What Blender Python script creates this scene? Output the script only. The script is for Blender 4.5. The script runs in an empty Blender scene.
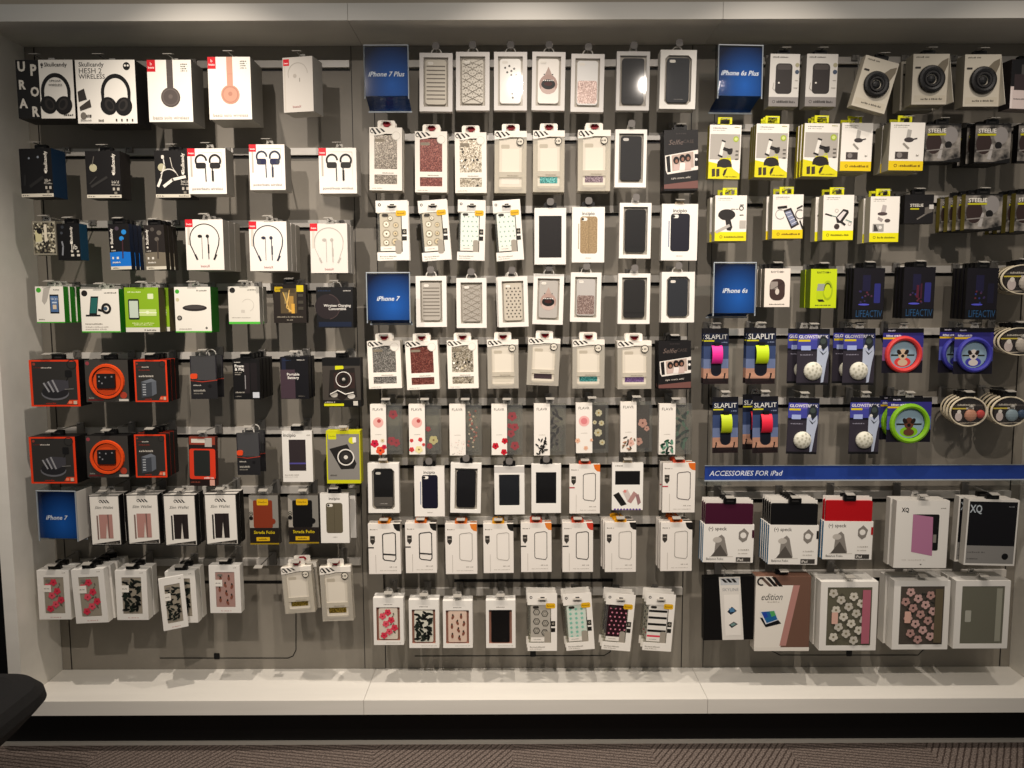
import bpy, math, random
from mathutils import Vector, Matrix
random.seed(7)
C = bpy.data.collections.new('scene'); bpy.context.scene.collection.children.link(C)
PI = math.pi
# ------------------------------------------------------------------ camera
FPX = 769.0; CAMZ = 1.59; CAMY = -2.86
cd = bpy.data.cameras.new('camera'); cam = bpy.data.objects.new('camera', cd); C.objects.link(cam)
cd.sensor_width = 36.0; cd.lens = FPX/1024*36.0; cd.clip_start = .02; cd.clip_end = 50
R = Matrix.Rotation(math.radians(90-5.57), 4, 'X') @ Matrix.Rotation(math.radians(-0.2), 4, 'Z')
cam.matrix_world = Matrix.Translation((0, CAMY, CAMZ)) @ R
bpy.context.scene.camera = cam
R3 = R.to_3x3()
def at(px, py, Y):
    d = R3 @ Vector(((px-512)/FPX, (384-py)/FPX, -1)); t = (Y-CAMY)/d.y
    return Vector((d.x*t, Y, CAMZ+d.z*t))
def atz(px, py, Z):
    d = R3 @ Vector(((px-512)/FPX, (384-py)/FPX, -1)); t = (Z-CAMZ)/d.z
    return Vector((d.x*t, CAMY+d.y*t, Z))
# ------------------------------------------------------------------ materials
MATS = {}
RAWC = ('807a6f', '857f74', 'c2beb6', 'c8c3bb', 'dedad0', 'e3dfd5', 'b5aa98', '4a403b', '7c716a', '1c5cb0', '1e3a86')
def lin(h):
    h = h.lstrip('#'); c = [int(h[i:i+2], 16)/255 for i in (0, 2, 4)]
    g = 1.0 if h in RAWC else 1.17
    return [(x/12.92 if x <= .04045 else ((x+.055)/1.055)**2.4)**g for x in c]+[1]
def mat(col, rough=.5, metal=0.0, spec=.28):
    if not isinstance(col, str): return col
    if col in NAMED: return NAMED[col]
    k = (col, rough, metal, spec)
    if k in MATS: return MATS[k]
    m = bpy.data.materials.new('paint_'+col.lstrip('#')); m.use_nodes = True
    b = m.node_tree.nodes['Principled BSDF']
    b.inputs['Base Color'].default_value = lin(col); b.inputs['Roughness'].default_value = rough
    b.inputs['Metallic'].default_value = metal; b.inputs['Specular IOR Level'].default_value = spec
    MATS[k] = m; return m
NAMED = {}
def nodes(name):
    m = bpy.data.materials.new(name); m.use_nodes = True; nt = m.node_tree
    return m, nt, nt.nodes, nt.links, nt.nodes['Principled BSDF']
def clear_mat(name, tint='ffffff', gloss=.10, body=0.0, bodycol='dddddd'):
    m, nt, N, L, b = nodes(name); N.remove(b); out = N['Material Output']
    tr = N.new('ShaderNodeBsdfTransparent'); tr.inputs[0].default_value = lin(tint)
    gl = N.new('ShaderNodeBsdfGlossy'); gl.inputs['Roughness'].default_value = .06
    lw = N.new('ShaderNodeLayerWeight'); lw.inputs[0].default_value = .3
    mp = N.new('ShaderNodeMapRange'); mp.inputs[3].default_value = gloss*.6; mp.inputs[4].default_value = min(1, gloss*5)
    mx = N.new('ShaderNodeMixShader'); L.new(lw.outputs['Facing'], mp.inputs[0]); L.new(mp.outputs[0], mx.inputs[0])
    L.new(gl.outputs[0], mx.inputs[2])
    if body:
        df = N.new('ShaderNodeBsdfDiffuse'); df.inputs[0].default_value = lin(bodycol)
        m2 = N.new('ShaderNodeMixShader'); m2.inputs[0].default_value = body
        L.new(tr.outputs[0], m2.inputs[1]); L.new(df.outputs[0], m2.inputs[2]); L.new(m2.outputs[0], mx.inputs[1])
    else: L.new(tr.outputs[0], mx.inputs[1])
    L.new(mx.outputs[0], out.inputs[0]); return m
def glit_mat(name, cols, scale=520, rough=.3, metal=.3):
    m, nt, N, L, b = nodes(name)
    tc = N.new('ShaderNodeTexCoord'); v = N.new('ShaderNodeTexVoronoi'); v.inputs['Scale'].default_value = scale
    sp = N.new('ShaderNodeSeparateColor'); cr = N.new('ShaderNodeValToRGB'); cr.color_ramp.interpolation = 'CONSTANT'
    L.new(tc.outputs['Object'], v.inputs['Vector']); L.new(v.outputs['Color'], sp.inputs[0]); L.new(sp.outputs[0], cr.inputs[0])
    e = cr.color_ramp.elements; n = len(cols)
    e[0].color = lin(cols[0]); e[1].position = 1/n; e[1].color = lin(cols[1])
    for i in range(2, n): x = e.new(i/n); x.color = lin(cols[i])
    L.new(cr.outputs[0], b.inputs['Base Color']); b.inputs['Roughness'].default_value = rough; b.inputs['Metallic'].default_value = metal
    return m
def noise_mat(name, c1, c2, scale, rough=.5, bump=0, detail=4, stretch=(1, 1, 1)):
    m, nt, N, L, b = nodes(name)
    tc = N.new('ShaderNodeTexCoord'); mp = N.new('ShaderNodeMapping'); mp.inputs['Scale'].default_value = stretch
    t = N.new('ShaderNodeTexNoise'); t.inputs['Scale'].default_value = scale; t.inputs['Detail'].default_value = detail
    cr = N.new('ShaderNodeValToRGB'); cr.color_ramp.elements[0].position = .35; cr.color_ramp.elements[1].position = .65
    cr.color_ramp.elements[0].color = lin(c1); cr.color_ramp.elements[1].color = lin(c2)
    L.new(tc.outputs['Object'], mp.inputs[0]); L.new(mp.outputs[0], t.inputs['Vector']); L.new(t.outputs['Fac'], cr.inputs[0])
    L.new(cr.outputs[0], b.inputs['Base Color']); b.inputs['Roughness'].default_value = rough
    if bump:
        bp = N.new('ShaderNodeBump'); bp.inputs['Strength'].default_value = bump; bp.inputs['Distance'].default_value = .003
        L.new(t.outputs['Fac'], bp.inputs['Height']); L.new(bp.outputs[0], b.inputs['Normal'])
    return m
NAMED['clear'] = clear_mat('clear_window_plastic', gloss=.028)
NAMED['blister'] = clear_mat('clear_blister_plastic', tint='f0f0ea', gloss=.07, body=.06)
NAMED['frost'] = clear_mat('milky_clear_plastic', tint='f0efe8', gloss=.06, body=.42, bodycol='e6e0d4')
NAMED['acryl'] = clear_mat('acrylic', tint='f4f7f8', gloss=.04, body=.0)
NAMED['tabclear'] = clear_mat('clear_hang_tab', gloss=.09, body=.35, bodycol='d8d4cc')
NAMED['g_silver'] = glit_mat('silver_glitter', ['4d463d', '6d655a', '8f867a', '5d554a', 'b3ab9d'])
NAMED['g_dsilver'] = glit_mat('pewter_glitter', ['55534e', '716e68', '93908a', '615e58', 'b9b5ad'])
NAMED['g_rose'] = glit_mat('rose_glitter', ['5a2e28', '743f37', '8a5046', '653530', 'a87468'])
NAMED['g_pearl'] = glit_mat('pearl_glitter', ['a89e8d', 'bfb7a6', '938a79', 'cdc6b7', '7a7262'], scale=300)
NAMED['g_teal'] = glit_mat('teal_glitter', ['2e7d7a', '4a9c98', '256663', '7fc0ba'])
NAMED['g_mauve'] = glit_mat('mauve_glitter', ['6d5a62', '8a7880', '55464c', 'a8989e'])
NAMED['g_purple'] = glit_mat('purple_glitter', ['6f5282', '8c70a0', '5b3f6c', 'a58bb6'])
NAMED['g_gold'] = glit_mat('gold_glitter', ['6e5c22', '8f7a34', '54461a', 'b8a254'])
NAMED['g_pink'] = glit_mat('pink_glitter', ['8f7a72', 'a8938a', '7a655e', 'c4b2aa'])
NAMED['g_sand'] = noise_mat('sand_weave', '8f7a5c', 'ad9876', 260, .8)
NAMED['wallp'] = noise_mat('grey_panel_paint', '807a6f', '857f74', 9, .55, .0)
NAMED['whitep'] = noise_mat('white_laminate', 'dedad0', 'e3dfd5', 6, .35, stretch=(.4, 3, 3))
NAMED['rail'] = noise_mat('rail_paint', 'c2beb6', 'c8c3bb', 20, .3)
NAMED['camo'] = glit_mat('mottled_print', ['3a342a', '8e8874', 'c9c3ae', '5e5848', '1c1a16'], scale=170, rough=.4, metal=0)
NAMED['blk'] = mat('0c0b0b', .4)
NAMED['chrome'] = mat('c9c9c6', .25, .9)
NAMED['hookm'] = mat('8e8b86', .35, .5)
NAMED['photo_d'] = glit_mat('dark_photo_print', ['141216', '2a2630', '4a4450', '1c1a22', '2f2a38'], scale=110, rough=.35, metal=0)
NAMED['photo_m'] = noise_mat('steel_photo_print', '1d1a19', '9a948c', 28, .35)
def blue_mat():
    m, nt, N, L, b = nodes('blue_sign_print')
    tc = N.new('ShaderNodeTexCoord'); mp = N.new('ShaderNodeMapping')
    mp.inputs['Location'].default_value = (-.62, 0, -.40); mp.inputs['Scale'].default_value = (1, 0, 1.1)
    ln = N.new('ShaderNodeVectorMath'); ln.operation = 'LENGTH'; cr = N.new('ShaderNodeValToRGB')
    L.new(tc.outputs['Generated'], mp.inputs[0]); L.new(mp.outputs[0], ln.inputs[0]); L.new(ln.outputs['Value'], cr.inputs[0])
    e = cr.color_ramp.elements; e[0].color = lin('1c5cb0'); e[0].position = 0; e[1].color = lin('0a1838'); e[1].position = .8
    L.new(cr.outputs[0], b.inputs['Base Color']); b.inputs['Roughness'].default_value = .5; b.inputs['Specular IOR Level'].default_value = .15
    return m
NAMED['bluesign'] = blue_mat()
# ------------------------------------------------------------------ mesh builder
class MB:
    def __init__(s): s.v = []; s.f = []; s.m = []; s.ms = []; s.smooth = []
    def mi(s, m):
        m = mat(m)
        if m not in s.ms: s.ms.append(m)
        return s.ms.index(m)
    def face(s, pts, m, sm=False):
        i = len(s.v); s.v += [tuple(p) for p in pts]; s.f.append(tuple(range(i, i+len(pts)))); s.m.append(s.mi(m)); s.smooth.append(sm)
    def box(s, x0, x1, y0, y1, z0, z1, m, front=None, top=None, right=None, left=None, bottom=None):
        p = [(x0, y0, z0), (x1, y0, z0), (x1, y1, z0), (x0, y1, z0), (x0, y0, z1), (x1, y0, z1), (x1, y1, z1), (x0, y1, z1)]
        i = len(s.v); s.v += p
        for q, mm in (((0, 1, 5, 4), front), ((1, 2, 6, 5), right), ((2, 3, 7, 6), None), ((3, 0, 4, 7), left), ((4, 5, 6, 7), top), ((3, 2, 1, 0), bottom)):
            s.f.append(tuple(i+k for k in q)); s.m.append(s.mi(mm or m)); s.smooth.append(False)
    def prism(s, pts, y0, y1, m, side=None, back=True):            # pts: ccw (x,z) seen from the front (-y)
        s.face([(x, y0, z) for x, z in pts], m)
        if back: s.face([(x, y1, z) for x, z in reversed(pts)], side or m)
        n = len(pts)
        for k in range(n):
            a, b = pts[k], pts[(k+1) % n]
            s.face([(a[0], y0, a[1]), (a[0], y1, a[1]), (b[0], y1, b[1]), (b[0], y0, b[1])], side or m)
    def profile(s, pts, x0, x1, m):                                  # pts: (y,z) open strip swept in x
        for a, b in zip(pts, pts[1:]):
            s.face([(x0, b[0], b[1]), (x1, b[0], b[1]), (x1, a[0], a[1]), (x0, a[0], a[1])], m, True)
    def sphere(s, c, r, m, n=16, ry=None):
        ry = ry or r
        for i in range(n//2):
            a0, a1 = PI*i/(n//2), PI*(i+1)/(n//2)
            for j in range(n):
                b0, b1 = 2*PI*j/n, 2*PI*(j+1)/n
                P = lambda a, b: (c[0]+r*math.sin(a)*math.cos(b), c[1]+ry*math.sin(a)*math.sin(b), c[2]+r*math.cos(a))
                q = [P(a1, b0), P(a1, b1), P(a0, b1), P(a0, b0)]
                if i == 0: q = q[:3]
                elif i == n//2-1: q = [q[0], q[2], q[3]]
                s.face(q, m, True)
    def torus(s, c, R_, r, m, n=28, k=8, a0=0, a1=2*PI, sz=1, ry=None):  # ring facing -y
        ry = ry or r
        full = abs(a1-a0-2*PI) < 1e-6
        for i in range(n):
            t0, t1 = a0+(a1-a0)*i/n, a0+(a1-a0)*(i+1)/n
            for j in range(k):
                u0, u1 = 2*PI*j/k, 2*PI*(j+1)/k
                P = lambda t, u: (c[0]+(R_+r*math.cos(u))*math.cos(t), c[1]+ry*math.sin(u), c[2]+(R_+r*math.cos(u))*math.sin(t)*sz)
                s.face([P(t0, u0), P(t0, u1), P(t1, u1), P(t1, u0)], m, True)
    def tube(s, pts, r, m, k=8):
        pts = [Vector(p) for p in pts]; rings = []
        for i, p in enumerate(pts):
            d = (pts[min(i+1, len(pts)-1)]-pts[max(i-1, 0)]).normalized()
            u = d.cross(Vector((1, 0, 0)) if abs(d.x) < .8 else Vector((0, 0, 1))).normalized(); w = d.cross(u)
            rings.append([p+(u*math.cos(2*PI*j/k)+w*math.sin(2*PI*j/k))*r for j in range(k)])
        for a, b in zip(rings, rings[1:]):
            for j in range(k): s.face([a[j], a[(j+1) % k], b[(j+1) % k], b[j]], m, True)
        s.face(list(reversed(rings[0])), m); s.face(rings[-1], m)
    def obj(s, name, parent=None, loc=None):
        me = bpy.data.meshes.new(name); me.from_pydata(s.v, [], s.f)
        for m in s.ms: me.materials.append(m)
        me.polygons.foreach_set('material_index', s.m); me.polygons.foreach_set('use_smooth', s.smooth); me.update()
        o = bpy.data.objects.new(name, me); C.objects.link(o)
        if parent: o.parent = parent
        if loc is not None: o.location = loc
        return o
def rrpts(x0, x1, z0, z1, r, n=4):
    o = []
    for cx, cz, a in ((x1-r, z0+r, -PI/2), (x1-r, z1-r, 0), (x0+r, z1-r, PI/2), (x0+r, z0+r, PI)):
        for i in range(n+1): o.append((cx+r*math.cos(a+PI/2*i/n), cz+r*math.sin(a+PI/2*i/n)))
    return o
GL = {}
def glyph(t, bold, shear):
    k = (t, bold, shear)
    if k not in GL:
        cu = bpy.data.curves.new('t', 'FONT'); cu.body = t; cu.offset = bold; cu.shear = shear; cu.resolution_u = 2; cu.align_x = 'CENTER'
        o = bpy.data.objects.new('t', cu); me = o.to_mesh()
        vs = [(v.co.x, v.co.y) for v in me.vertices]; fs = [tuple(p.vertices) for p in me.polygons]
        x0 = min(v[0] for v in vs); x1 = max(v[0] for v in vs); W = x1-x0
        vs = [((x-(x0+x1)/2)/W, (y-.35)/W) for x, y in vs]
        o.to_mesh_clear(); bpy.data.objects.remove(o); bpy.data.curves.remove(cu); GL[k] = (vs, fs)
    return GL[k]
class F:
    """flat printing on a face: fx 0..1 left to right, fz 0..1 top to bottom"""
    def __init__(s, mb, w, h, y=0, cx=0, cz=0): s.mb = mb; s.w = w; s.h = h; s.y = y; s.cx = cx; s.cz = cz; s.k = 1; s.hold = False
    def nxt(s):
        if not s.hold: s.k += 1
        return s.y-s.k*7e-5
    def X(s, a): return s.cx+(a-.5)*s.w
    def Z(s, b): return s.cz+(.5-b)*s.h
    def raw(s, pts, col, y=None):
        y = s.nxt() if y is None else y
        ar = sum(a[0]*b[1]-b[0]*a[1] for a, b in zip(pts, pts[1:]+pts[:1]))
        if ar < 0: pts = pts[::-1]
        s.mb.face([(x, y, z) for x, z in pts], col)
    def P(s, pts, col): s.raw([(s.X(a), s.Z(b)) for a, b in pts], col)
    def rect(s, a, b, c, d, col): s.P([(a, b), (c, b), (c, d), (a, d)], col)
    def rr(s, a, b, c, d, r, col): s.raw(rrpts(s.X(a), s.X(c), s.Z(d), s.Z(b), r*s.w), col)
    def ell(s, a, b, r, col, rz=None, n=18, rot=0):
        rz = rz or r; q = []
        for i in range(n):
            t = 2*PI*i/n; x, z = r*s.w*math.cos(t), rz*s.w*math.sin(t)
            q.append((s.X(a)+x*math.cos(rot)-z*math.sin(rot), s.Z(b)+x*math.sin(rot)+z*math.cos(rot)))
        s.raw(q, col)
    def ring(s, a, b, ro, ri, col, t0=0, t1=360, sz=1, n=20):
        y = s.nxt(); t0 = math.radians(t0); t1 = math.radians(t1)
        for i in range(n):
            u, v = t0+(t1-t0)*i/n, t0+(t1-t0)*(i+1)/n
            p = lambda r, t: (s.X(a)+r*s.w*math.cos(t), s.Z(b)+r*s.w*math.sin(t)*sz)
            s.raw([p(ri, u), p(ro, u), p(ro, v), p(ri, v)], col, y)
    def line(s, pts, wd, col):
        y = s.nxt(); q = [(s.X(a), s.Z(b)) for a, b in pts]; wd *= s.w/2
        for a, b in zip(q, q[1:]):
            dx, dz = b[0]-a[0], b[1]-a[1]; l = math.hypot(dx, dz) or 1; nx, nz = -dz/l*wd, dx/l*wd; ex, ez = dx/l*wd*.5, dz/l*wd*.5
            s.raw([(a[0]+nx-ex, a[1]+nz-ez), (a[0]-nx-ex, a[1]-nz-ez), (b[0]-nx+ex, b[1]-nz+ez), (b[0]+nx+ex, b[1]+nz+ez)], col, y)
    def text(s, t, a, b, wf, col, bold=0.0, shear=0.0, rot=0, hs=1.0):
        vs, fs = glyph(t, bold, shear); y = s.nxt(); W = wf*s.w; c, n = math.cos(rot), math.sin(rot); i0 = len(s.mb.v)
        for x, z in vs:
            x, z = x*W, z*W*hs; s.mb.v.append((s.X(a)+x*c-z*n, y, s.Z(b)+x*n+z*c))
        mi = s.mb.mi(col)
        for f in fs:
            s.mb.f.append(tuple(i0+k for k in f)); s.mb.m.append(mi); s.mb.smooth.append(False)
    def scr(s, a0, a1, b, hh, col, rnd=None):                        # a line of print too small to read
        x = a0; y = s.nxt(); g = random.Random(int(a0*997+b*7919))
        while x < a1-.012:
            ww = min(g.uniform(.018, .05), a1-x); dz = g.uniform(.55, 1)*hh
            s.raw([(s.X(x), s.Z(b+hh/2)), (s.X(x+ww*.72), s.Z(b+hh/2)), (s.X(x+ww*.72), s.Z(b+hh/2-dz)), (s.X(x), s.Z(b+hh/2-dz))], col, y)
            x += ww if g.random() > .14 else ww*1.5
    def flower(s, a, b, r, col, mid, n=5, pr=.5):
        s.nxt(); h0 = s.hold; s.hold = True
        for i in range(n):
            t = 2*PI*i/n+.3; s.k += .15; s.ell(a+r*.55*math.cos(t), b+r*.55*math.sin(t)*s.w/s.h, r*pr, col, n=8)
        s.hold = h0; s.ell(a, b, r*.24, mid, n=8)
def tri(f, a, b, r, col, up=1): f.P([(a-r, b+up*r*f.w/f.h*.8), (a+r, b+up*r*f.w/f.h*.8), (a, b-up*r*f.w/f.h)], col)
# ------------------------------------------------------------------ phone-case patterns (drawn on a case face)
def p_stripes(f):
    for i in range(9): f.hold = i > 0; f.rect(.06, .16+i*.09, .94, .175+i*.09, '6e675e'); f.rect(.06, .175+i*.09, .94, .215+i*.09, 'e9e4da') if 0 else None
    f.hold = False
def p_bands(f):
    f.nxt(); f.hold = True
    for i in range(9): f.rect(.05, .13+i*.092, .95, .158+i*.092, '7b746a')
    f.hold = False
def p_lattice(f):
    for k in range(-3, 5):
        f.line([(0+max(0, 0), .06+k*.2), (1, .06+k*.2+.42)] if False else [(.03, min(1, max(0, .1+k*.17))), (.97, min(1, max(0, .1+k*.17+.25)))], .022, '857d70')
        f.line([(.97, min(1, max(0, .1+k*.17))), (.03, min(1, max(0, .1+k*.17+.25)))], .022, '857d70')
    f.nxt(); f.hold = True
    for i in range(7):
        for j in range(13): f.ell(.11+i*.13+(.065 if j % 2 else 0)*.9, .12+j*.066, .026, '9d9588', n=5)
    f.hold = False
def p_paws(f):
    f.nxt(); f.hold = True; g = random.Random(3)
    for a, b in ((.25, .2), (.45, .16), (.55, .27), (.35, .3), (.68, .22), (.78, .36), (.85, .48), (.82, .58), (.6, .78), (.62, .87), (.55, .36)): f.ell(a, b, .055, '5e5a55', n=7)
    f.hold = False
def p_dots(f):
    f.nxt(); f.hold = True
    for j in range(10):
        for i in range(4): f.ell(.16+i*.22+(.08 if j % 2 else 0), .14+j*.085, .05, '5d564d', n=7)
    f.hold = False
def p_shark(f):
    f.P([(.2, .5), (.5, .17), (.8, .5)], 'b9a49a'); f.ell(.5, .57, .44, 'b39a90', rz=.46); f.ell(.5, .68, .36, 'c9b3aa', rz=.22); f.ell(.5, .57, .34, '15110f', rz=.24); f.ell(.5, .56, .2, '4b1f1c', rz=.1)
    for i in range(6): tri(f, .27+i*.09, .485, .035, 'f5f0ea', -1)
    f.ell(.3, .35, .03, '222222'); f.ell(.7, .35, .03, '222222')
def p_half(f): f.rr(.03, .45, .97, .97, .1, 'g_pink')
def p_none(f): pass
def p_ledge(f): f.rect(.02, .86, .98, .88, '0c0c0c')
def p_navylogo(f): f.scr(.35, .75, .93, .02, '8d8a86')
def p_bklow(f): f.rect(.02, .72, .98, .98, '5e5a54'); f.scr(.3, .7, .9, .02, 'bbb7b0')
def p_fold(f): f.line([(.52, .04), (.52, .96)], .015, '7b6a50')
def flor(base, cs, mid, n, r, seed):
    def fn(f):
        g = random.Random(seed)
        for i in range(n*2): f.ell(g.uniform(.12, .88), g.uniform(.12, .92), r*.45, cs[-1], rz=r*.18, n=6, rot=g.uniform(0, 3))
        for i in range(n):
            f.flower(.1+.74*((i*.618+seed*.13) % 1), .07+.86*(i+.5)/n, r, cs[i % (len(cs)-1)], mid, 5, .42)
    return fn
def leaf(cols, seed, n=16, r=.17):
    def fn(f):
        g = random.Random(seed)
        for i in range(n): f.ell(g.uniform(.12, .88), .08+.84*(i+.5)/n, r*g.uniform(.6, 1), cols[i % len(cols)], rz=r*.32, n=8, rot=g.uniform(0, 3.1))
    return fn
p_redfl = flor(0, ['cf4358', 'd95f6e', '6f6a5c'], 'a82a3c', 7, .2, 4)
p_palm = leaf(['1d211c', '272f27', '151814'], 5, 38, .22)
def p_pine(f):
    for i, (a, b) in enumerate(((.25, .2), (.7, .18), (.5, .38), (.85, .42), (.2, .5), (.55, .62), (.82, .72), (.22, .8), (.6, .88))):
        f.ell(a, b, .07, '8a5a48', rz=.13, n=9, rot=.4*((i % 3)-1)); f.ell(a, b-.075, .05, '3a332b', rz=.07, n=6)
p_cream = flor(0, ['c4bfb3', 'd2cdc0', '5c594c'], '837d66', 15, .11, 8)
p_blush = flor(0, ['c9a9a2', 'b8968e', '3a3a35'], '2a211e', 16, .11, 9)
def p_plus(f):
    f.nxt(); f.hold = True
    for j in range(7):
        for i in range(4):
            a, b = .14+i*.24+(.0 if j % 2 else .06), .12+j*.125; f.P([(a, b-.035), (a+.018, b-.01), (a+.06, b), (a+.018, b+.01), (a, b+.035), (a-.018, b+.01), (a-.06, b), (a-.018, b-.01)], '7fa79a')
    f.hold = False
def p_daisy(f):
    for i, (a, b, r) in enumerate(((.3, .3, .15), (.75, .33, .12), (.3, .55, .17), (.72, .55, .12), (.28, .78, .13), (.7, .76, .15), (.5, .15, .11))):
        f.flower(a, b, r, 'e6e0cf' if i % 2 == 0 else 'cfc0a0', '6b5f48', 7, .3); f.ring(a, b, r*1.15, r*1.02, '8d846e', n=12)
def p_hex(f):
    for a, b in ((.3, .2), (.72, .24), (.3, .45), (.75, .5), (.3, .7), (.72, .75)): f.ring(a, b, .19, .14, '55524a', n=6); f.ring(a, b, .09, .06, '8b877b', n=8)
def p_pinkdots(f):
    f.nxt(); f.hold = True
    for j in range(8):
        for i in range(4): f.ell(.14+i*.24+(.1 if j % 2 else 0)*.8, .1+j*.115, .05, 'cf8a9a', n=6)
    f.hold = False
def p_bw(f):
    for i in range(4): f.rect(.02, .14+i*.18, .98, .2+i*.18, '15130f')
    f.rect(.02, .83, .98, .89, 'd8435b')
def p_tealfl(f):
    f.nxt(); f.hold = True
    for j in range(7):
        for i in range(3): f.flower(.18+i*.3, .12+j*.125, .08, '8fc7b4', '5fa08c', 4, .5)
    f.hold = False
def p_gems(f):
    g = random.Random(11)
    for i in range(26): f.ell(g.uniform(.1, .9), g.uniform(.06, .94), g.uniform(.025, .06), g.choice(['3b362c', 'f8f4ea', '8a7d5a', 'd8ceb4']), n=6)
# ------------------------------------------------------------------ scene helpers
LABELS = set()
def tagit(o, label, cat, group=None):
    o['label'] = label; o['category'] = cat
    if group: o['group'] = group
def empty(name, loc, rx=0, ry=0, rz=0):
    o = bpy.data.objects.new(name, None); C.objects.link(o); o.location = loc; o.rotation_mode = 'YXZ'; o.rotation_euler = (rx, ry, rz); o.empty_display_size = .02
    return o
KIDS = {}
def part(name, mb, root):
    o = mb.obj(name, root); KIDS.setdefault(root.name, []).append(o); return o
def copy_tree(root, loc, label):
    r = root.copy(); C.objects.link(r); r.location = loc; r['label'] = label
    for ch in KIDS.get(root.name, []):
        c = ch.copy(); C.objects.link(c); c.parent = r
        for g in KIDS.get(ch.name, []):
            d = g.copy(); C.objects.link(d); d.parent = c
    return r
def sub(name, mb, par): return part(name, mb, par)
RAILZ = {}
def hook(X, Z, Yf, Zrail, label, style='plate'):
    h = empty('display_hook', (X, -.018, Z)); tagit(h, label, 'hook', 'display hooks on the rails')
    dz = max(0, Zrail-Z)
    m = MB(); m.tube([(0, 0, dz+.002), (0, -.022, dz), (0, -.032, .0), (0, Yf+.018, 0)] if dz > .004 else [(0, 0, 0), (0, Yf+.018, 0)], .0022, 'chrome', 6); part('arm', m, h)
    m = MB(); m.box(-.013, .013, -.008, .002, Zrail-Z-.012, dz+.006, 'hookm'); part('rail_bracket', m, h)
    m = MB(); y = Yf+.018
    if style == 'round':
        m.prism([(x, z) for x, z in rrpts(-.012, .012, -.010, .014, .009)], y-.003, y, '77736f')
    else:
        m.face([(-.016, y-.006, .001), (.016, y-.006, .001), (.016, y+.014, .005), (-.016, y+.014, .005)], 'c4c0b8')
        m.v = []; m.f = []; m.m = []; m.ms = []; m.smooth = []
        q = [(y-.006, .000), (y+.014, .0045), (y+.014, .0062), (y-.006, .0017)]; c_ = 'a5a199'
        m.face([(-.015, a, b) for a, b in q][::-1], c_); m.face([(.015, a, b) for a, b in q], c_)
        for (a, b), (c, d) in zip(q, q[1:]+q[:1]): m.face([(-.015, a, b), (-.015, c, d), (.015, c, d), (.015, a, b)], c_)
    part('tip', m, h)
    return h
def tab(root, style, w, h, d, tw=None):
    """hang tab on the top edge; returns height of the hook above the top edge"""
    m = MB(); z = h/2; y = d*.5; pk = lambda a: part('hang_tab', m, root)
    if style == 'hole': m.box(-.012, .012, .0016, .006, z-.095*h+.002, z-.095*h+.008, 'c9c5bd'); part('hang_slot', m, root); return -.095*h-.001
    if style == 'arch':
        m.torus((0, y, z+.001), .017, .0022, 'd9d5cd', 14, 6, 0, PI); pk(0); return .019
    if style == 'black':
        m.prism(rrpts(-.022, .022, z-.004, z+.018, .004), y-.007, y+.007, 'blk'); m.box(-.012, .012, y-.008, y-.006, z+.004, z+.009, '3a3836'); pk(0); return .018
    if style == 'clear':
        m.prism([(-.016, z-.002), (.016, z-.002), (.010, z+.02), (-.010, z+.02)], y-.001, y+.001, 'tabclear'); m.box(-.005, .005, y-.003, y-.0015, z+.008, z+.012, '55524e'); pk(0); return .016
    if style == 'red':
        m.prism(rrpts(-.030, .030, z-.004, z+.026, .006), y-.001, y+.001, 'e9e4da'); p = pk(0)
        m = MB(); m.prism([(-.012, z+.012), (-.004, z+.004), (.006, z+.004), (.016, z+.013), (.008, z+.021), (-.008, z+.021)], y-.008, y-.001, 'a5142c'); o = sub('red_clip', m, p); return .017
    if style == 'loop':
        col = 'd9d81e'; W = .024
        m.box(-W, W, y-.002, y+.002, z+.020, z+.028, col); m.box(-W, -W+.008, y-.002, y+.002, z-.002, z+.020, col); m.box(W-.008, W, y-.002, y+.002, z-.002, z+.020, col); m.box(-W, W, y-.002, y+.002, z-.002, z+.006, col); pk(0); return .018
    if style in ('orange', 'yellow', 'coral', 'amber'):
        col = {'orange': 'd9772a', 'yellow': 'e0a51e', 'coral': 'cf5a3c', 'amber': 'e08f22'}[style]
        m.prism([(-.020, z-.003), (.020, z-.003), (.022, z+.008), (.016, z+.014), (-.016, z+.014), (-.022, z+.008)], y-.006, y+.006, col); m.box(-.009, .009, y-.0075, y-.0055, z+.003, z+.007, '7a3c12'); pk(0); return .014
    if style == 'cream':
        m.prism([(-.018, z-.003), (.018, z-.003), (.012, z+.010), (-.012, z+.010)], y-.004, y+.004, 'c9b79a'); pk(0); return .012
    return .012
def carton(w, h, d, side='d8d3c9', front=None, top=None, left=None, right=None):
    m = MB(); m.box(-w/2, w/2, 0, d, -h/2, h/2, side, front=front or side, top=top or side, left=left, right=right); return m
def spine(m, w, h, d, col):                                           # raised flap lines on the right-hand side of a carton
    m.face([(w/2+1e-4, d*.2, -h*.35), (w/2+1e-4, d*.8, -h*.35), (w/2+1e-4, d*.8, h*.35), (w/2+1e-4, d*.2, h*.35)], col)
def slab(m, cx, cz, w, h, y0, y1, r, col, side=None): m.prism([(cx+x, cz+z) for x, z in rrpts(-w/2, w/2, -h/2, h/2, r)], y0, y1, col, side)
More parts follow.
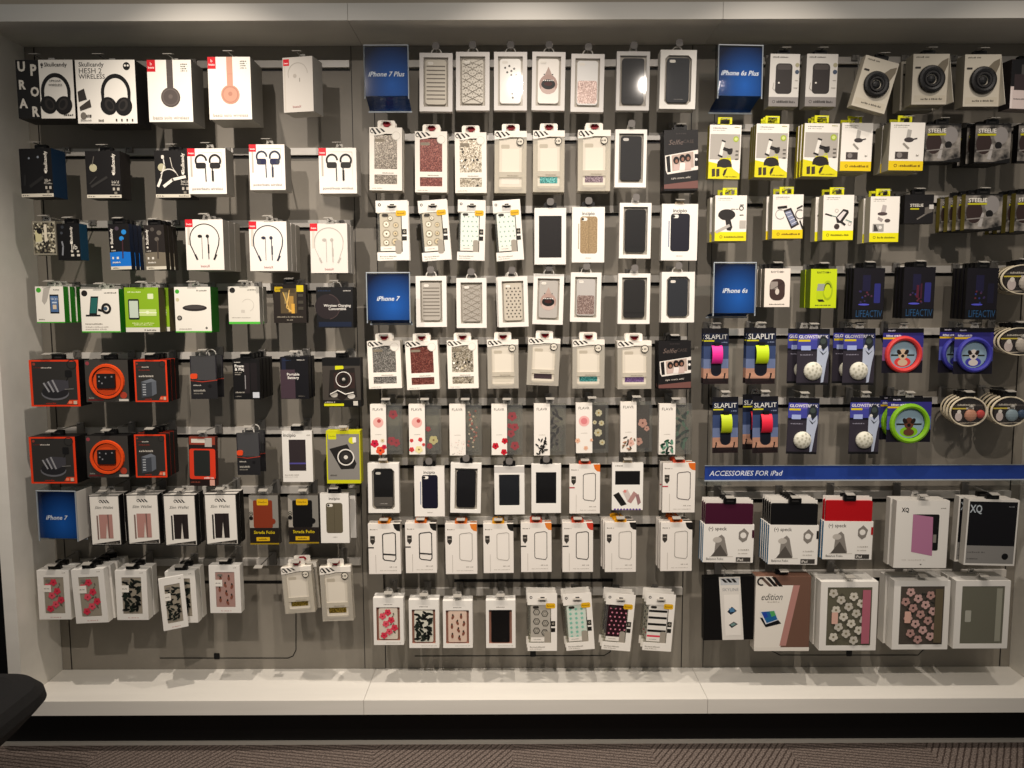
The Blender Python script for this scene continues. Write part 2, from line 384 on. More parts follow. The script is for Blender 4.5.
# ---- kinds of packaging.  Each takes (root, w, h, d, k)
def K_win(root, w, h, d, k):
    fr = k.get('fr', 'e6e3dc'); a, b, c, e = k.get('win', (.12, .09, .88, .92)); bg = k.get('bg', 'b9b3a8')
    X = lambda u: (u-.5)*w; Z = lambda v: (.5-v)*h
    m = MB(); rec = min(.012, d*.6)
    m.box(-w/2, w/2, rec, d, -h/2, h/2, fr, front=bg)
    o = [(-w/2, -h/2), (w/2, -h/2), (w/2, h/2), (-w/2, h/2)]; i = [(X(a), Z(e)), (X(c), Z(e)), (X(c), Z(b)), (X(a), Z(b))]
    for q in range(4):
        n = (q+1) % 4
        m.face([(o[q][0], 0, o[q][1]), (o[n][0], 0, o[n][1]), (i[n][0], 0, i[n][1]), (i[q][0], 0, i[q][1])], fr)
        m.face([(o[q][0], rec, o[q][1]), (o[n][0], rec, o[n][1]), (o[n][0], 0, o[n][1]), (o[q][0], 0, o[q][1])], fr)
        m.face([(i[q][0], 0, i[q][1]), (i[n][0], 0, i[n][1]), (i[n][0], rec, i[n][1]), (i[q][0], rec, i[q][1])], k.get('rv', fr))
    f = F(m, w, h)
    if k.get('cham'):
        t = .1
        for sx, sz, ca, cb in ((1, 1, a, b), (-1, 1, c, b), (1, -1, a, e), (-1, -1, c, e)):
            f.P([(ca, cb), (ca+sx*t, cb), (ca, cb+sz*t*w/h)], fr)
    if k.get('pr'): k['pr'](f)
    part('carton', m, root)
    cw, ch = k.get('cw', .84)*(c-a)*w, k.get('ch', .9)*(e-b)*h; cx, cz = X((a+c)/2), Z((b+e)/2)+k.get('cdz', 0)*h
    m = MB(); col = k.get('case', 'cfc8bc'); slab(m, cx, cz, cw, ch, .0012, rec-.001, k.get('cr', .13)*cw, col)
    f = F(m, cw, ch, .0012, cx, cz)
    k.get('pat', p_none)(f)
    if k.get('cam', 1):
        f.rr(.1, .045, .38, .11, .07, k.get('camc', 'e9e4da')) if k.get('cam', 1) == 1 else f.rr(.08, .04, .42, .12, .09, '161616')
    part('phone_case', m, root)
    if k.get('pane', 1):
        m = MB(); f = F(m, w, h, .0009); f.k = 0; f.rect(a-.01, b-.01, c+.01, e+.01, 'clear'); part('window_pane', m, root)
def K_box(root, w, h, d, k):
    m = carton(w, h, d, k.get('side', 'd8d3c9'), k.get('front', 'e9e5dc'), k.get('top'), k.get('left'), k.get('right'))
    if k.get('spine'): spine(m, w, h, d, k['spine'])
    f = F(m, w, h)
    if k.get('pr'): k['pr'](f)
    part('carton', m, root)
    if k.get('ex'): k['ex'](root, w, h, d)
def K_cm(root, w, h, d, k):                                            # clear box, white inner tray, stripes on the corner
    m = MB(); wt = 'ebe6dc'; rec = .011
    m.box(-w/2, w/2, rec, d, -h/2, h/2, k.get('tray', 'cdc6b8'), front=k.get('back', 'cfc7b7'))
    X = lambda u: (u-.5)*w; Z = lambda v: (.5-v)*h
    for a, b, c, e in ((0, 0, 1, .10), (0, .10, .15, 1), (.85, .10, 1, 1), (.15, .90, .85, 1), (.15, .66, .85, .75)):
        m.box(X(a), X(c), 0, rec, Z(e), Z(b), wt if k.get('solid') else ('frost' if a > 0 or b > 0 else wt), )
    f = F(m, w, h)
    f.P([(0, 0), (1, 0), (1, .03), (.35, .12), (0, .14)], 'e9e4da')
    for i in range(3): f.P([(.05+i*.13, .015), (.11+i*.13, .015), (.23+i*.13, .105-i*.02), (.17+i*.13, .115-i*.02)], '1b1917')
    f.ring(.09, .06, .07, .045, '1b1917', 60, 300, n=10)
    if k.get('solid'): f.ell(.82, .13, .135, 'e9e4da'); f.ring(.82, .13, .125, .115, 'c5bfb2')
    else: f.ell(.8, .17, .12, 'd8d2c4'); f.ring(.8, .17, .12, .095, '4a453d'); f.scr(.72, .88, .17, .03, '4a453d')
    f.scr(.4, .75, .72, .016, '8a8274'); f.scr(.08, .4, .965, .012, 'a9a294')
    part('carton', m, root)
    m = MB(); cw, ch = .74*w, .82*h; cz = -.03*h
    if k.get('solid'):
        slab(m, 0, cz, cw, ch, .002, rec-.001, .012, k['case']); f = F(m, cw, ch, .002, 0, cz); k.get('pat', p_none)(f); f.rr(.05, .07, .45, .13, .05, k.get('camc', '8d8474'))
    else:
        slab(m, 0, cz, cw, ch, .004, rec-.001, .012, 'd3ccbe'); f = F(m, cw, ch, .004, 0, cz)
        f.rr(.1, .12, .46, .2, .05, 'b9b1a1'); f.rr(.14, .2, .86, .66, .04, 'dcd5c7'); f.rect(.12, .77, .88, .9, k['case'])
    part('phone_case', m, root)
def K_card(root, w, h, d, k):                                          # white die-cut card around a clear tray, yellow sticker
    m = MB(); wt = 'eae6de'; X = lambda u: (u-.5)*w; Z = lambda v: (.5-v)*h
    m.prism([(X(0), Z(.20)), (X(.06), Z(.20)), (X(.06), Z(.84)), (X(0), Z(.84)), (X(0), Z(1)), (X(1), Z(1)), (X(1), Z(.0)), (X(0), Z(0))][::1], 0, .001, wt) if False else None
    f0 = F(m, w, h)
    m.box(X(0), X(1), 0, .0015, Z(.20), Z(0), wt); m.box(X(.80), X(1), 0, .0015, Z(1), Z(.2), wt); m.box(X(0), X(.80), 0, .0015, Z(1), Z(.86), wt)
    f0.P([(.36, .09), (.44, .09), (.44, .06), (.58, .06), (.58, .09), (.66, .09), (.58, .13), (.44, .13)], '4a4744')
    f0.ring(.12, .07, .05, .025, '3a3836', n=8); f0.rr(.62, .17, .94, .26, .05, 'dfb420'); f0.scr(.66, .9, .215, .03, 'a07a10')
    f0.rect(.80, .48, .94, .57, '26241f'); f0.rect(.80, .60, .94, .67, '26241f'); f0.ring(.87, .525, .04, .02, 'b8b2a4', n=8)
    f0.scr(.08, .6, .93, .02, '9f9a90'); f0.scr(.08, .5, .965, .015, 'b3aea4')
    part('card', m, root)
    m = MB(); m.box(X(.04), X(.82), .003, d, Z(.88), Z(.18), 'blister'); part('clear_tray', m, root)
    m = MB(); cx, cz = X(.44), Z(.52); cw, ch = .66*w, .64*h; slab(m, cx, cz, cw, ch, .0018, .011, .01, k['case']); f = F(m, cw, ch, .0018, cx, cz)
    k['pat'](f); f.rr(.1, .03, .42, .1, .08, '3c3832'); f.rect(0, .88, .72, 1.0, 'e6e1d8'); f.scr(.15, .55, .94, .02, '8f8a80')
    f.rr(.70, .72, 1.0, 1.08, .1, 'a59e92')
    part('phone_case', m, root)
def K_flv(root, w, h, d, k):                                           # narrow white sleeve beside a clear box with a case
    sw = .50*w; X = lambda u: (u-.5)*w
    m = MB(); m.box(-w/2, -w/2+sw, 0, d, -h/2, h/2, 'dcd6cc', front='eae5dc'); f = F(m, sw, h, 0, -w/2+sw/2, 0)
    f.text('FLAVR', .5, .10, .66, '55504a', .0); f.scr(.3, .7, .6, .012, 'a49c90'); k['band'](f); part('carton', m, root)
    m = MB(); m.box(-w/2+sw, w/2, .004, d, -h/2, h/2, 'blister'); part('clear_box', m, root)
    m = MB(); cw = .42*w; cx = -w/2+sw+cw*.5; slab(m, cx, -.0*h, cw, h*.86, d*.45, d*.45+.008, .008, k.get('case', 'blister')); f = F(m, cw, h*.86, d*.45, cx, 0); k['pat'](f); part('phone_case', m, root)
def K_inv(root, w, h, d, k):                                           # white boxes with an outline phone drawing
    m = carton(w, h, d, 'dad4ca', 'e6e1d9'); f = F(m, w, h); col = k.get('ph', '2a2826'); fc = k.get('fold', '24221f')
    f.scr(.06, .3, .11, .025, '8e8880'); f.P([(.78, 0), (1, 0), (1, .15), (.9, .14), (.82, .09)], fc)
    f.P([(.06, .24), (.21, .24), (.21, .36), (.135, .42), (.06, .36)], k.get('sh', '45413c')); f.scr(.08, .2, .30, .02, 'b8b2a8')
    if k.get('bar'): f.rect(0, .46, k.get('barw', .17), .485, k['bar'])
    f.line([(.22, .62), (.22, .97)], .012, 'b5afa6'); f.scr(.65, .88, .86, .02, 'aaa49b'); f.scr(.35, .88, .93, .015, 'c0bab1')
    q = [(.45, .22), (.5, .195), (.78, .175), (.85, .2), (.85, .7), (.8, .745), (.5, .72), (.45, .69), (.45, .22)]
    f.line(q, k.get('lw', .03), col)
    if k.get('cross'): f.line([(.45, .6), (.85, .62)], .045, col)
    if k.get('extra'): k['extra'](f)
    part('carton', m, root)
def K_blis(root, w, h, d, k):                                          # flat printed card with a plastic product on it
    m = MB(); m.box(-w/2, w/2, 0, .0015, -h/2, h/2, '2a2730', front=k.get('front', '3c4a72')); f = F(m, w, h); k['pr'](f); part('card', m, root)
    if k.get('ex'): k['ex'](root, w, h, d)
# ------------------------------------------------------------------ printing for single products
def skull(f, a, b, r, col='1a1816'):
    f.ell(a, b, r, col, rz=r*1.1); f.ell(a-r*.4, b-.01, r*.3, 'e9e4da', n=8); f.ell(a+r*.4, b-.01, r*.3, 'e9e4da', n=8); f.rect(a-r*.4, b+.035, a+r*.4, b+.06, col)
def headset(f, a, b, s, col='1d1b1a', ang=0):
    q = f.w/f.h
    f.ring(a, b, s, s*.78, col, -8, 188, sz=1.25); zc = b+s*.72*q
    f.line([(a-s*.9, b-.01), (a-s*.86, zc)], s*.2, col); f.line([(a+s*.9, b-.01), (a+s*.86, zc)], s*.2, col)
    f.ell(a-s*.52, zc+.03, s*.54, col, rz=s*.60, rot=.45); f.ell(a+s*.50, zc+.04, s*.56, col, rz=s*.62, rot=-.45)
    f.ell(a-s*.46, zc+.02, s*.30, '3a3633', rz=s*.42, rot=.45); f.ell(a+s*.46, zc+.02, s*.30, '3a3633', rz=s*.42, rot=-.45)
    f.ell(a-s*.42, zc+.02, s*.18, '1f1d1c', rz=s*.28, rot=.45); f.ell(a+s*.42, zc+.02, s*.18, '1f1d1c', rz=s*.28, rot=-.45)
def pr_uproar(f):
    f.rect(0, 0, .40, 1, '1f1d1b')
    for c, z, wd in zip('URA', (.11, .42, .74), (.13, .12, .15)): f.text(c, .10, z, wd, 'd8d3c8', .04, hs=1.15)
    for c, z, wd in zip('POR', (.17, .54, .88), (.11, .15, .125)): f.text(c, .31, z, wd, 'd8d3c8', .04, hs=1.2)
    skull(f, .46, .08, .025); f.text('Skullcandy', .70, .08, .40, '1a1816', .01)
    headset(f, .68, .55, .26); f.text('UPROAR', .68, .36, .2, '4a4642'); f.text('WIRELESS', .68, .43, .24, '4a4642'); f.scr(.8, .97, .94, .03, '1a1816')
def pr_hesh(f):
    f.text('Skullcandy', .27, .07, .42, '1a1816', .012); f.text('HESH 2', .25, .17, .38, '3a3632'); f.text('WIRELESS', .27, .26, .44, '2a2622', .005)
    skull(f, .86, .10, .06); headset(f, .66, .52, .25)
    f.P([(.02, .5), (.13, .45), (.17, .62), (.03, .66)], '3d3833'); f.P([(.04, .74), (.22, .62), (.24, .74), (.05, .8)], '4a443e'); f.ell(.1, .88, .05, '7c766e', rz=.06); f.scr(.15, .26, .88, .05, '5b5650')
    f.text('Bluetooth', .14, .95, .18, '3a3632'); f.scr(.35, .45, .95, .04, '6b665e')
    for i in range(4): f.rect(.64+i*.09, .93, .665+i*.09, .965, '4a4540')
def pr_solo(c, c2):
    def fn(f):
        f.rect(0, 0, .19, .19, 'c8202c'); f.text('beats', .095, .12, .14, 'f2dcd8', .02); f.text('b', .095, .06, .04, 'f2dcd8')
        for i in range(4): f.scr(.76, .92, .07+i*.035, .02, '6f6a60')
        f.rect(.44, .0, .58, .45, c); f.rect(.44, .27, .58, .275, c2); f.ell(.51, .6, .22, c); f.ring(.51, .6, .19, .165, c2); f.ell(.51, .59, .05, c2)
        f.text('beats solo wireless', .5, .93, .82, 'a69f93')
    return fn
def pr_redtag(f, a=.0, b=.0, s=.2):
    f.rect(a, b, a+s, b+s*f.w/f.h, 'cf2233'); f.text('beats', a+s/2, b+s*f.w/f.h*.6, s*.7, 'f4dedb', .02)
def pr_earhook(c, blue=None):
    def fn(f):
        f.P([(.07, .08), (.9, .08), (.9, .94), (.88, .1)], 'cfc9be'); f.rect(.07, .05, .12, .62, 'bdb7ad')
        pr_redtag(f)
        for a, s in ((.35, 1), (.72, -1)):
            f.ring(a, .27, .165, .115, c, 10 if s < 0 else 0, 215 if s > 0 else 180+20, sz=1.05); f.rr(a-.14, .31, a+.13, .44, .05, blue or c); f.ell(a-.08*s, .38, .06, c)
        f.line([(.46, .38), (.47, .72)], .028, c); f.line([(.64, .38), (.65, .72)], .03, c); f.line([(.65, .5), (.65, .7)], .055, c); f.ring(.72, .27, .165, .115, c, -50, 60)
        f.text('powerbeats wireless', .5, .88, .8, '8f887d')
    return fn
def pr_neck(c, faint=0):
    def fn(f):
        f.rect(.05, .05, .12, .5, 'cfc9be'); pr_redtag(f)
        f.ring(.5, .38, .40, .375, c, 0, 180, sz=1.0); f.line([(.11, .37), (.12, .5), (.28, .78)], .028 if not faint else .015, c); f.line([(.89, .37), (.87, .5), (.74, .78)], .028 if not faint else .015, c)
        f.line([(.24, .70), (.29, .79)], .05, c); f.line([(.8, .70), (.74, .79)], .05, c)
        f.ell(.38, .33, .06, c, rz=.04); f.ell(.58, .33, .045, c); f.line([(.43, .34), (.43, .78)], .012, c); f.line([(.59, .35), (.60, .78)], .022, c); f.line([(.6, .5), (.6, .66)], .04, c)
        f.text('beatsX', .5, .92, .24, 'b06a68')
    return fn
def pr_tangle(f):
    f.rect(.04, .03, .08, .97, 'c4beb4'); f.rect(.03, .03, .16, .14, 'c8202c') if 0 else None; pr_redtag(f, .02, .03, .2)
    f.ring(.5, .3, .33, .315, 'a9a39a', 0, 200); f.ell(.4, .34, .06, 'b5afa6'); f.rect(.55, .38, .57, .45, '8f897f'); f.text('beatsX', .45, .9, .28, 'a5605e')
def pr_skneck(earb, nk):
    def fn(f):
        f.rect(0, .93, 1, 1, 'd2ccbd'); f.scr(.04, .24, .965, .03, '4f4a42'); f.scr(.66, .95, .965, .03, '4f4a42')
        f.text('Skullcandy', .80, .27, .42*f.h/f.w, 'e4dfd4', .02, rot=PI/2); f.ell(.80, .49, .035, 'e4dfd4')
        f.text('Jib+' if not nk else 'Ink\'d', .84, .66, .2, 'cfcabf'); f.text('Wireless', .85, .72, .25, 'cfcabf'); f.rect(.76, .78, .82, .84, 'b8b2a6'); f.rect(.88, .78, .95, .84, 'b8b2a6'); f.rect(.8, .87, .88, .92, '8a857a')
        if nk == 0:
            f.ell(.3, .2, .03, '8b9198'); f.ell(.58, .18, .035, '8b9198'); f.line([(.15, .55), (.13, .75)], .06, '2b2b2b'); f.line([(.7, .6), (.3, .78)], .09, '2f2e2d')
        if nk == 1:
            f.ell(.22, .36, .11, 'b5b094'); f.line([(.25, .12), (.2, .3)], .02, '6f6b63'); f.line([(.1, .7), (.3, .55)], .04, '3a3836'); f.line([(.15, .76), (.6, .56)], .07, '3a3836')
        if nk == 2:
            f.ell(.2, .36, .11, 'b5b094'); f.line([(.22, .13), (.26, .18), (.28, .3), (.2, .5), (.12, .72)], .03, 'd8d4ca'); f.line([(.45, .15), (.5, .35), (.66, .54)], .02, 'c2bdb2')
            f.ring(.4, .6, .28, .25, 'd8d4ca', 40, 150); f.line([(.16, .62), (.08, .76)], .07, 'e4e0d6'); f.line([(.86, .56), (.5, .62), (.25, .76)], .08, 'e4e0d6'); f.rr(.2, .1, .28, .18, .03, 'd8d4ca')
    return fn
def pr_skbud(c):
    def fn(f):
        f.rect(0, .62, 1, .93, c); f.ell(.5, .64, .5, c, rz=.07); f.rect(0, .93, 1, 1, 'd6d0c0'); f.scr(.1, .4, .965, .03, '5b5548')
        f.text('Skullcandy', .13, .27, .34*f.h/f.w, 'e4dfd4', .02, rot=PI/2); f.ell(.13, .5, .05, 'e4dfd4'); f.scr(.08, .3, .58, .03, 'cfcabf')
        f.ell(.42, .1, .1, '4f4650' if c[0] == '1' else '5a554f'); f.ell(.75, .18, .12, '2f8fd0' if c[0] == '1' else '6a645c'); f.ell(.62, .32, .11, '2f8fd0' if c[0] == '1' else '6a645c')
        f.line([(.66, .35), (.62, .75)], .06, '4a2c34' if c[0] == '1' else '4f463f'); f.rect(.1, .72, .18, .77, 'dcd8ce'); f.rect(.32, .72, .42, .77, 'dcd8ce'); f.scr(.1, .5, .84, .035, 'dcd8ce')
    return fn
def pr_skblue(f):
    f.text('Skullcandy', .62, .3, .42*f.h/f.w, 'e4dfd4', .02, rot=PI/2); f.ell(.62, .53, .06, 'e4dfd4'); f.text('Jib', .72, .64, .3, 'e4dfd4')
    f.line([(.2, .5), (.24, .62), (.2, .86)], .07, '8d8f93'); f.ell(.25, .1, .07, '3c4046'); f.ell(.2, .26, .06, '4b4f55')
    for a in (.58, .84): f.rect(a, .74, a+.1, .79, 'cfcabf'); f.rect(a, .84, a+.13, .9, 'cfcabf')
def pr_camo(f):
    f.rect(.04, .05, .96, .95, 'camo'); f.P([(.1, .3), (.35, .22), (.4, .6), (.12, .62)], 'c9c39c'); f.ell(.3, .3, .12, '1b1916'); f.rect(.5, .1, .62, .6, 'd8d0bc')
def phone(f, a, b, w_, h_, col, scr_, sk=0):
    f.P([(a-w_/2+sk, b-h_/2), (a+w_/2+sk, b-h_/2), (a+w_/2-sk, b+h_/2), (a-w_/2-sk, b+h_/2)], col); w2, h2 = w_*.84, h_*.84
    f.P([(a-w2/2+sk, b-h2/2), (a+w2/2+sk, b-h2/2), (a+w2/2-sk, b+h2/2), (a-w2/2-sk, b+h2/2)], scr_)
def pr_gr1(f):
    f.ell(.12, .1, .09, '4fae3c'); f.P([(.3, .05), (.55, 0), (.4, .4), (.3, .5), (.22, .4)], 'bcb7ae'); phone(f, .66, .48, .32, .52, '20201f', '5a78a0'); f.text('10:21', .66, .34, .22, 'dfe6ee'); f.rect(.58, .42, .75, .46, 'c9d5e2'); f.rect(.6, .5, .73, .62, 'd6c7ae')
    f.scr(.08, .3, .9, .03, '8f8a80'); f.scr(.65, .9, .09, .03, '5c5850'); f.rect(0, .97, 1, 1, '4fb02f')
def pr_gr2(f):
    f.ell(.11, .1, .08, '2b2926'); f.scr(.62, .95, .09, .03, '6b675e'); phone(f, .34, .38, .2, .42, '1b1b1c', '2f6f68', .03); f.rect(.12, .59, .5, .63, '2a2827')
    f.ring(.66, .45, .13, .07, '26241f', sz=1.1); f.ell(.64, .45, .05, '4a6072'); f.line([(.46, .48), (.56, .5)], .06, '1d1b1a')
    f.scr(.1, .55, .8, .03, 'a09a90'); f.scr(.1, .7, .87, .02, 'b3ada4'); f.scr(.1, .66, .92, .02, 'b3ada4'); f.rect(0, .97, 1, 1, '4fb02f')
def pr_gr3(f):
    f.rect(0, .9, 1, 1, 'dedbd0'); f.scr(.1, .5, .1, .03, 'e3efb8'); f.rr(.68, .14, .85, .26, .02, 'dfe8c0'); f.rr(.1, .26, .42, .72, .04, '26302a'); f.rect(.13, .3, .39, .68, 'c8d4c4')
    f.rect(.42, .49, .92, .64, 'cfe09a'); f.line([(.42, .56), (.92, .57)], .02, 'f2f6e2'); f.ell(.66, .56, .05, 'e9f2cc'); f.scr(.2, .86, .8, .025, 'dfeaa8'); f.scr(.25, .8, .84, .025, 'dfeaa8'); f.scr(.55, .9, .955, .03, '5f5c55')
def pr_gr4(f):
    f.ell(.08, .1, .06, '4fae3c'); f.ell(.08, .28, .05, 'cfc9a8'); f.scr(.62, .9, .08, .03, '5c5850'); f.ell(.55, .46, .34, '3a3533', rz=.09); f.ell(.55, .445, .28, '55504d', rz=.05); f.ell(.12, .68, .07, '4a4743'); f.ell(.12, .68, .04, '9b978f')
    f.scr(.1, .45, .92, .02, 'a39d93'); f.ell(.86, .9, .03, '6b675e'); f.rect(0, .97, 1, 1, '4fb02f')
def pr_gr5(f):
    f.ell(.14, .1, .09, '2b2926'); f.scr(.62, .92, .09, .03, '6b675e'); f.ring(.62, .5, .2, .19, 'b9b4aa', -70, 150); f.rr(.4, .62, .52, .7, .02, 'cbc6bc'); f.scr(.1, .7, .83, .02, 'a8a298'); f.rect(0, .94, 1, 1, '5fc04a')
def pr_ot1(f):
    f.rr(.04, .06, .3, .19, .03, 'dfc21c'); f.text('OtterBox', .17, .125, .2, '2c2810'); f.rect(.72, .02, .93, .19, 'cdbd22'); f.rect(.22, .1, .72, .75, '5e5138'); f.rect(.34, .2, .44, .5, '8a7c58'); f.rect(.46, .3, .62, .72, 'a8884a')
    f.line([(.3, .2), (.5, .7)], .03, 'c8a85e'); f.line([(.5, .15), (.4, .6), (.6, .72)], .03, 'd8b670'); f.rect(.55, .5, .65, .75, 'd0a64c'); f.scr(.1, .9, .84, .04, '8d8779'); f.scr(.4, .6, .92, .025, 'a8a294'); f.rect(.76, .25, .92, .32, '4a463c'); f.rect(.76, .42, .92, .5, '4a463c'); f.rect(.76, .58, .92, .66, '4a463c')
def pr_wcc(f):
    f.ell(.3, .48, .34, '2d2426'); f.ring(.3, .48, .35, .335, '5a4a48', -80, 80); f.scr(.05, .4, .09, .025, '28405e'); f.scr(.74, .95, .09, .03, 'b8b5ae')
    f.text('Wireless Charging', .57, .45, .74, 'dcd9d2', .012); f.text('Convertible', .57, .53, .48, 'dcd9d2', .012); f.rect(.05, .85, .95, .97, '14233c')
def pr_or(n):
    def fn(f):
        f.rect(.05, .035, .95, .965, '3b3936'); f.scr(.08, .3, .165, .02, '7c2f20'); f.scr(.24, .46, .165, .03, 'c9c5bb'); f.ring(.86, .10, .10, .085, '1f1e1c')
        f.P([(.72, .95), (.78, .86), (.95, .86), (.95, .95)], 'd0502a'); f.rect(.86, .88, .93, .95, 'c9b8a4'); f.rr(.76, .885, .83, .94, .02, 'e88a6a'); f.scr(.3, .52, .93, .03, 'a8361f'); f.ell(.1, .09, .03, '9a4a3a')
        if n == 1:
            f.ell(.5, .72, .28, '6f6f73', rz=.14); f.ell(.5, .69, .27, '2c2b2e', rz=.13); f.P([(.3, .5), (.45, .42), (.78, .44), (.78, .6), (.55, .7)], '4c4b50')
            for i in range(3): f.line([(.28+i*.09, .5-i*.03), (.38+i*.09, .68)], .035, '9a9a9c')
            f.rr(.72, .22, .86, .37, .03, '1c1b1b'); f.line([(.78, .37), (.74, .45)], .012, '1c1b1b'); f.line([(.7, .63), (.88, .62)], .012, '8c8a86')
        if n == 3:
            f.scr(.14, .6, .38, .05, 'c5bfb4'); f.scr(.14, .5, .24, .03, '8a3a2c'); f.P([(.2, .52), (.52, .44), (.52, .86), (.2, .9)], '4c5056'); f.P([(.52, .44), (.66, .5), (.66, .8), (.52, .86)], '6c7178'); f.P([(.2, .52), (.52, .44), (.66, .5), (.36, .55)], '7b8087')
            for i in range(5): f.rect(.24, .57+i*.06, .34, .60+i*.06, 'a8acb0')
    return fn
def ex_puck(root, w, h, d):
    m = MB(); r = .40*w; cz = -.01*h
    for (r0, y0), (r1, y1) in (((r, -.006), (r*.86, -.006)), ((r*.86, -.006), (r*.8, .02)), ((r*1.03, .0), (r, -.006))):
        for i in range(28):
            t0, t1 = 2*PI*i/28, 2*PI*(i+1)/28
            P = lambda rr, y, t: (rr*math.cos(t), y, cz+rr*math.sin(t))
            m.face([P(r0, y0, t0), P(r0, y0, t1), P(r1, y1, t1), P(r1, y1, t0)], 'e2581e', True)
    m.face([(r*.8*math.cos(2*PI*i/28), -.0012, cz+r*.8*math.sin(2*PI*i/28)) for i in range(28)], 'd9571f'); part('round_window', m, root)
    m = MB(); slab(m, 0, cz+.002, .42*w, .34*w, -.010, -.0015, .004, '1f1e20'); f = F(m, .42*w, .34*w, -.010, 0, cz+.002)
    for a, b in ((.15, .2), (.5, .25), (.85, .2), (.15, .5), (.3, .65)): f.rect(a-.04, b-.05, a+.04, b+.05, '8f8f92')
    part('charger', m, root)
def pr_puck(f):
    f.ell(.06, .08, .045, '9a4a52'); f.scr(.06, .2, .9, .04, '8d8a82'); f.rect(.04, .93, .4, .97, '6e2a2a'); f.ell(.87, .84, .08, 'b04a34'); f.rect(.76, .93, .98, .98, 'cfcac0'); f.ell(.5, .52, .39, '2c2a28')
def pr_power(f):
    f.scr(.06, .3, .08, .025, 'c9c5bd'); f.text('Power', .27, .17, .38, 'f0ede6', .02); f.text('& Play', .27, .25, .38, 'f0ede6', .02); f.scr(.08, .34, .33, .03, '9c978e'); f.scr(.08, .3, .38, .03, '9c978e')
    f.rect(.42, .1, .62, .85, '2d2628'); f.rect(.66, .1, .9, .78, '251f21'); f.rect(.44, .4, .47, .74, '9a9898'); f.scr(.08, .42, .82, .04, 'a9a49a'); f.scr(.08, .3, .92, .03, '8a857c'); f.rect(.72, .82, .96, .96, 'c9cdd2')
def pr_batt(f):
    f.rect(0, .3, .52, .99, '4c3c45'); f.rect(.06, .02, .2, .3, '23283e'); f.scr(.6, .88, .07, .03, 'b8b5ae'); f.scr(.1, .4, .08, .02, '2c405e'); f.text('Portable', .46, .41, .44, 'e4e1da', .015); f.text('Battery', .46, .49, .40, 'e4e1da', .015); f.scr(.62, .86, .93, .025, '6a665e')
def ex_cardome(root, w, h, d):
    m = MB(); m.torus((.06*w, -.002, .06*h), .20*w, .012*w, 'd9d5cf', 22, 6); m.tube([(-.3*w, -.002, -.24*h), (-.1*w, -.003, -.16*h), (.1*w, -.003, -.24*h), (.32*w, -.002, -.2*h)], .0022, 'd6d2cb', 6); m.sphere((.06*w, .0, .06*h), .05*w, 'a9a49c', 8); part('charging_cable', m, root)
def pr_cardome(f):
    f.rect(0, 0, 1, .16, '100f0f'); f.rr(.34, .16, .56, .26, .02, 'cfcf20'); f.P([(.2, .25), (.85, .2), (.9, .8), (.15, .8)], '2a2420'); f.rect(.3, .3, .85, .62, '3b2a26'); f.ell(.56, .44, .13, '1c1715'); f.ell(.3, .75, .1, 'b8b3aa', rz=.07); f.ell(.75, .78, .1, 'c5c0b8', rz=.07); f.ell(.5, .78, .12, '2b211d', rz=.1)
    f.rect(0, .86, 1, 1, '151413'); f.rect(.03, .93, .55, .98, 'cfcf20'); f.rect(.8, .88, .92, .97, 'c9c5bc'); f.scr(.05, .35, .9, .03, 'b0aba2')
def pr_smallblis(f):
    f.P([(0, .57), (.45, .6), (1, .55), (1, 1), (0, 1)], '2b2a2c'); f.line([(.0, .57), (.45, .6), (1, .56)], .03, 'b8452c'); f.scr(.1, .4, .68, .03, 'b8b4ac'); f.scr(.1, .55, .8, .05, 'a9a59c'); f.scr(.1, .45, .87, .03, '8a867e'); f.ell(.72, .7, .07, '19181a')
def ex_smallblis(root, w, h, d):
    m = MB(); m.box(-w*.46, w*.46, -.001, .012, h*-.06, h*.5, 'blister'); part('clear_box', m, root)
    m = MB(); slab(m, -.36*w, .03*h, .26*w, .12*h, -.004, .003, .006, 'e0562a'); part('orange_tag', m, root)
def pr_orframe(f):
    f.rect(.02, 0, .98, .16, '9a4a38'); f.rect(.1, .04, .6, .12, 'd8d2c6'); f.rect(.6, .02, .86, .2, 'b8b2aa'); f.rr(.02, .24, .98, .86, .08, 'd8472a'); f.rr(.18, .27, .78, .80, .05, '2f3330'); f.rect(0, .86, 1, 1, '2a1a18'); f.scr(.55, .92, .83, .04, 'e8d8cf'); f.rect(.76, .87, .94, .99, 'd8a898'); f.scr(.05, .4, .92, .03, '8d4a3a')
def pr_incwal(f):
    f.text('incipio', .25, .08, .42, '2a2826', .015); f.rect(.22, .17, .78, .78, '3a3234'); f.rect(.22, .62, .78, .65, '5a5494'); f.scr(.06, .55, .86, .025, 'a8a39a'); f.scr(.06, .5, .9, .015, 'bdb8b0'); f.scr(.82, .96, .08, .03, 'b0aba2')
def pr_yel(f):
    f.rect(.035, .06, .97, .93, '8e8b85'); f.rr(.06, .03, .3, .16, .03, 'cfd022'); f.text('OtterBox', .18, .10, .2, '55560f'); f.P([(.09, .34), (.62, .25), (.88, .62), (.80, .72), (.42, .73)], '2b2927'); f.ring(.57, .5, .25, .215, 'dedad2'); f.ell(.57, .5, .16, '3c3937'); f.ell(.57, .5, .06, 'd8d4cb')
    f.ell(.76, .18, .1, 'd2d22a'); f.rect(.78, .12, .88, .22, 'e6e3da'); f.scr(.1, .3, .84, .03, '5f5c56')
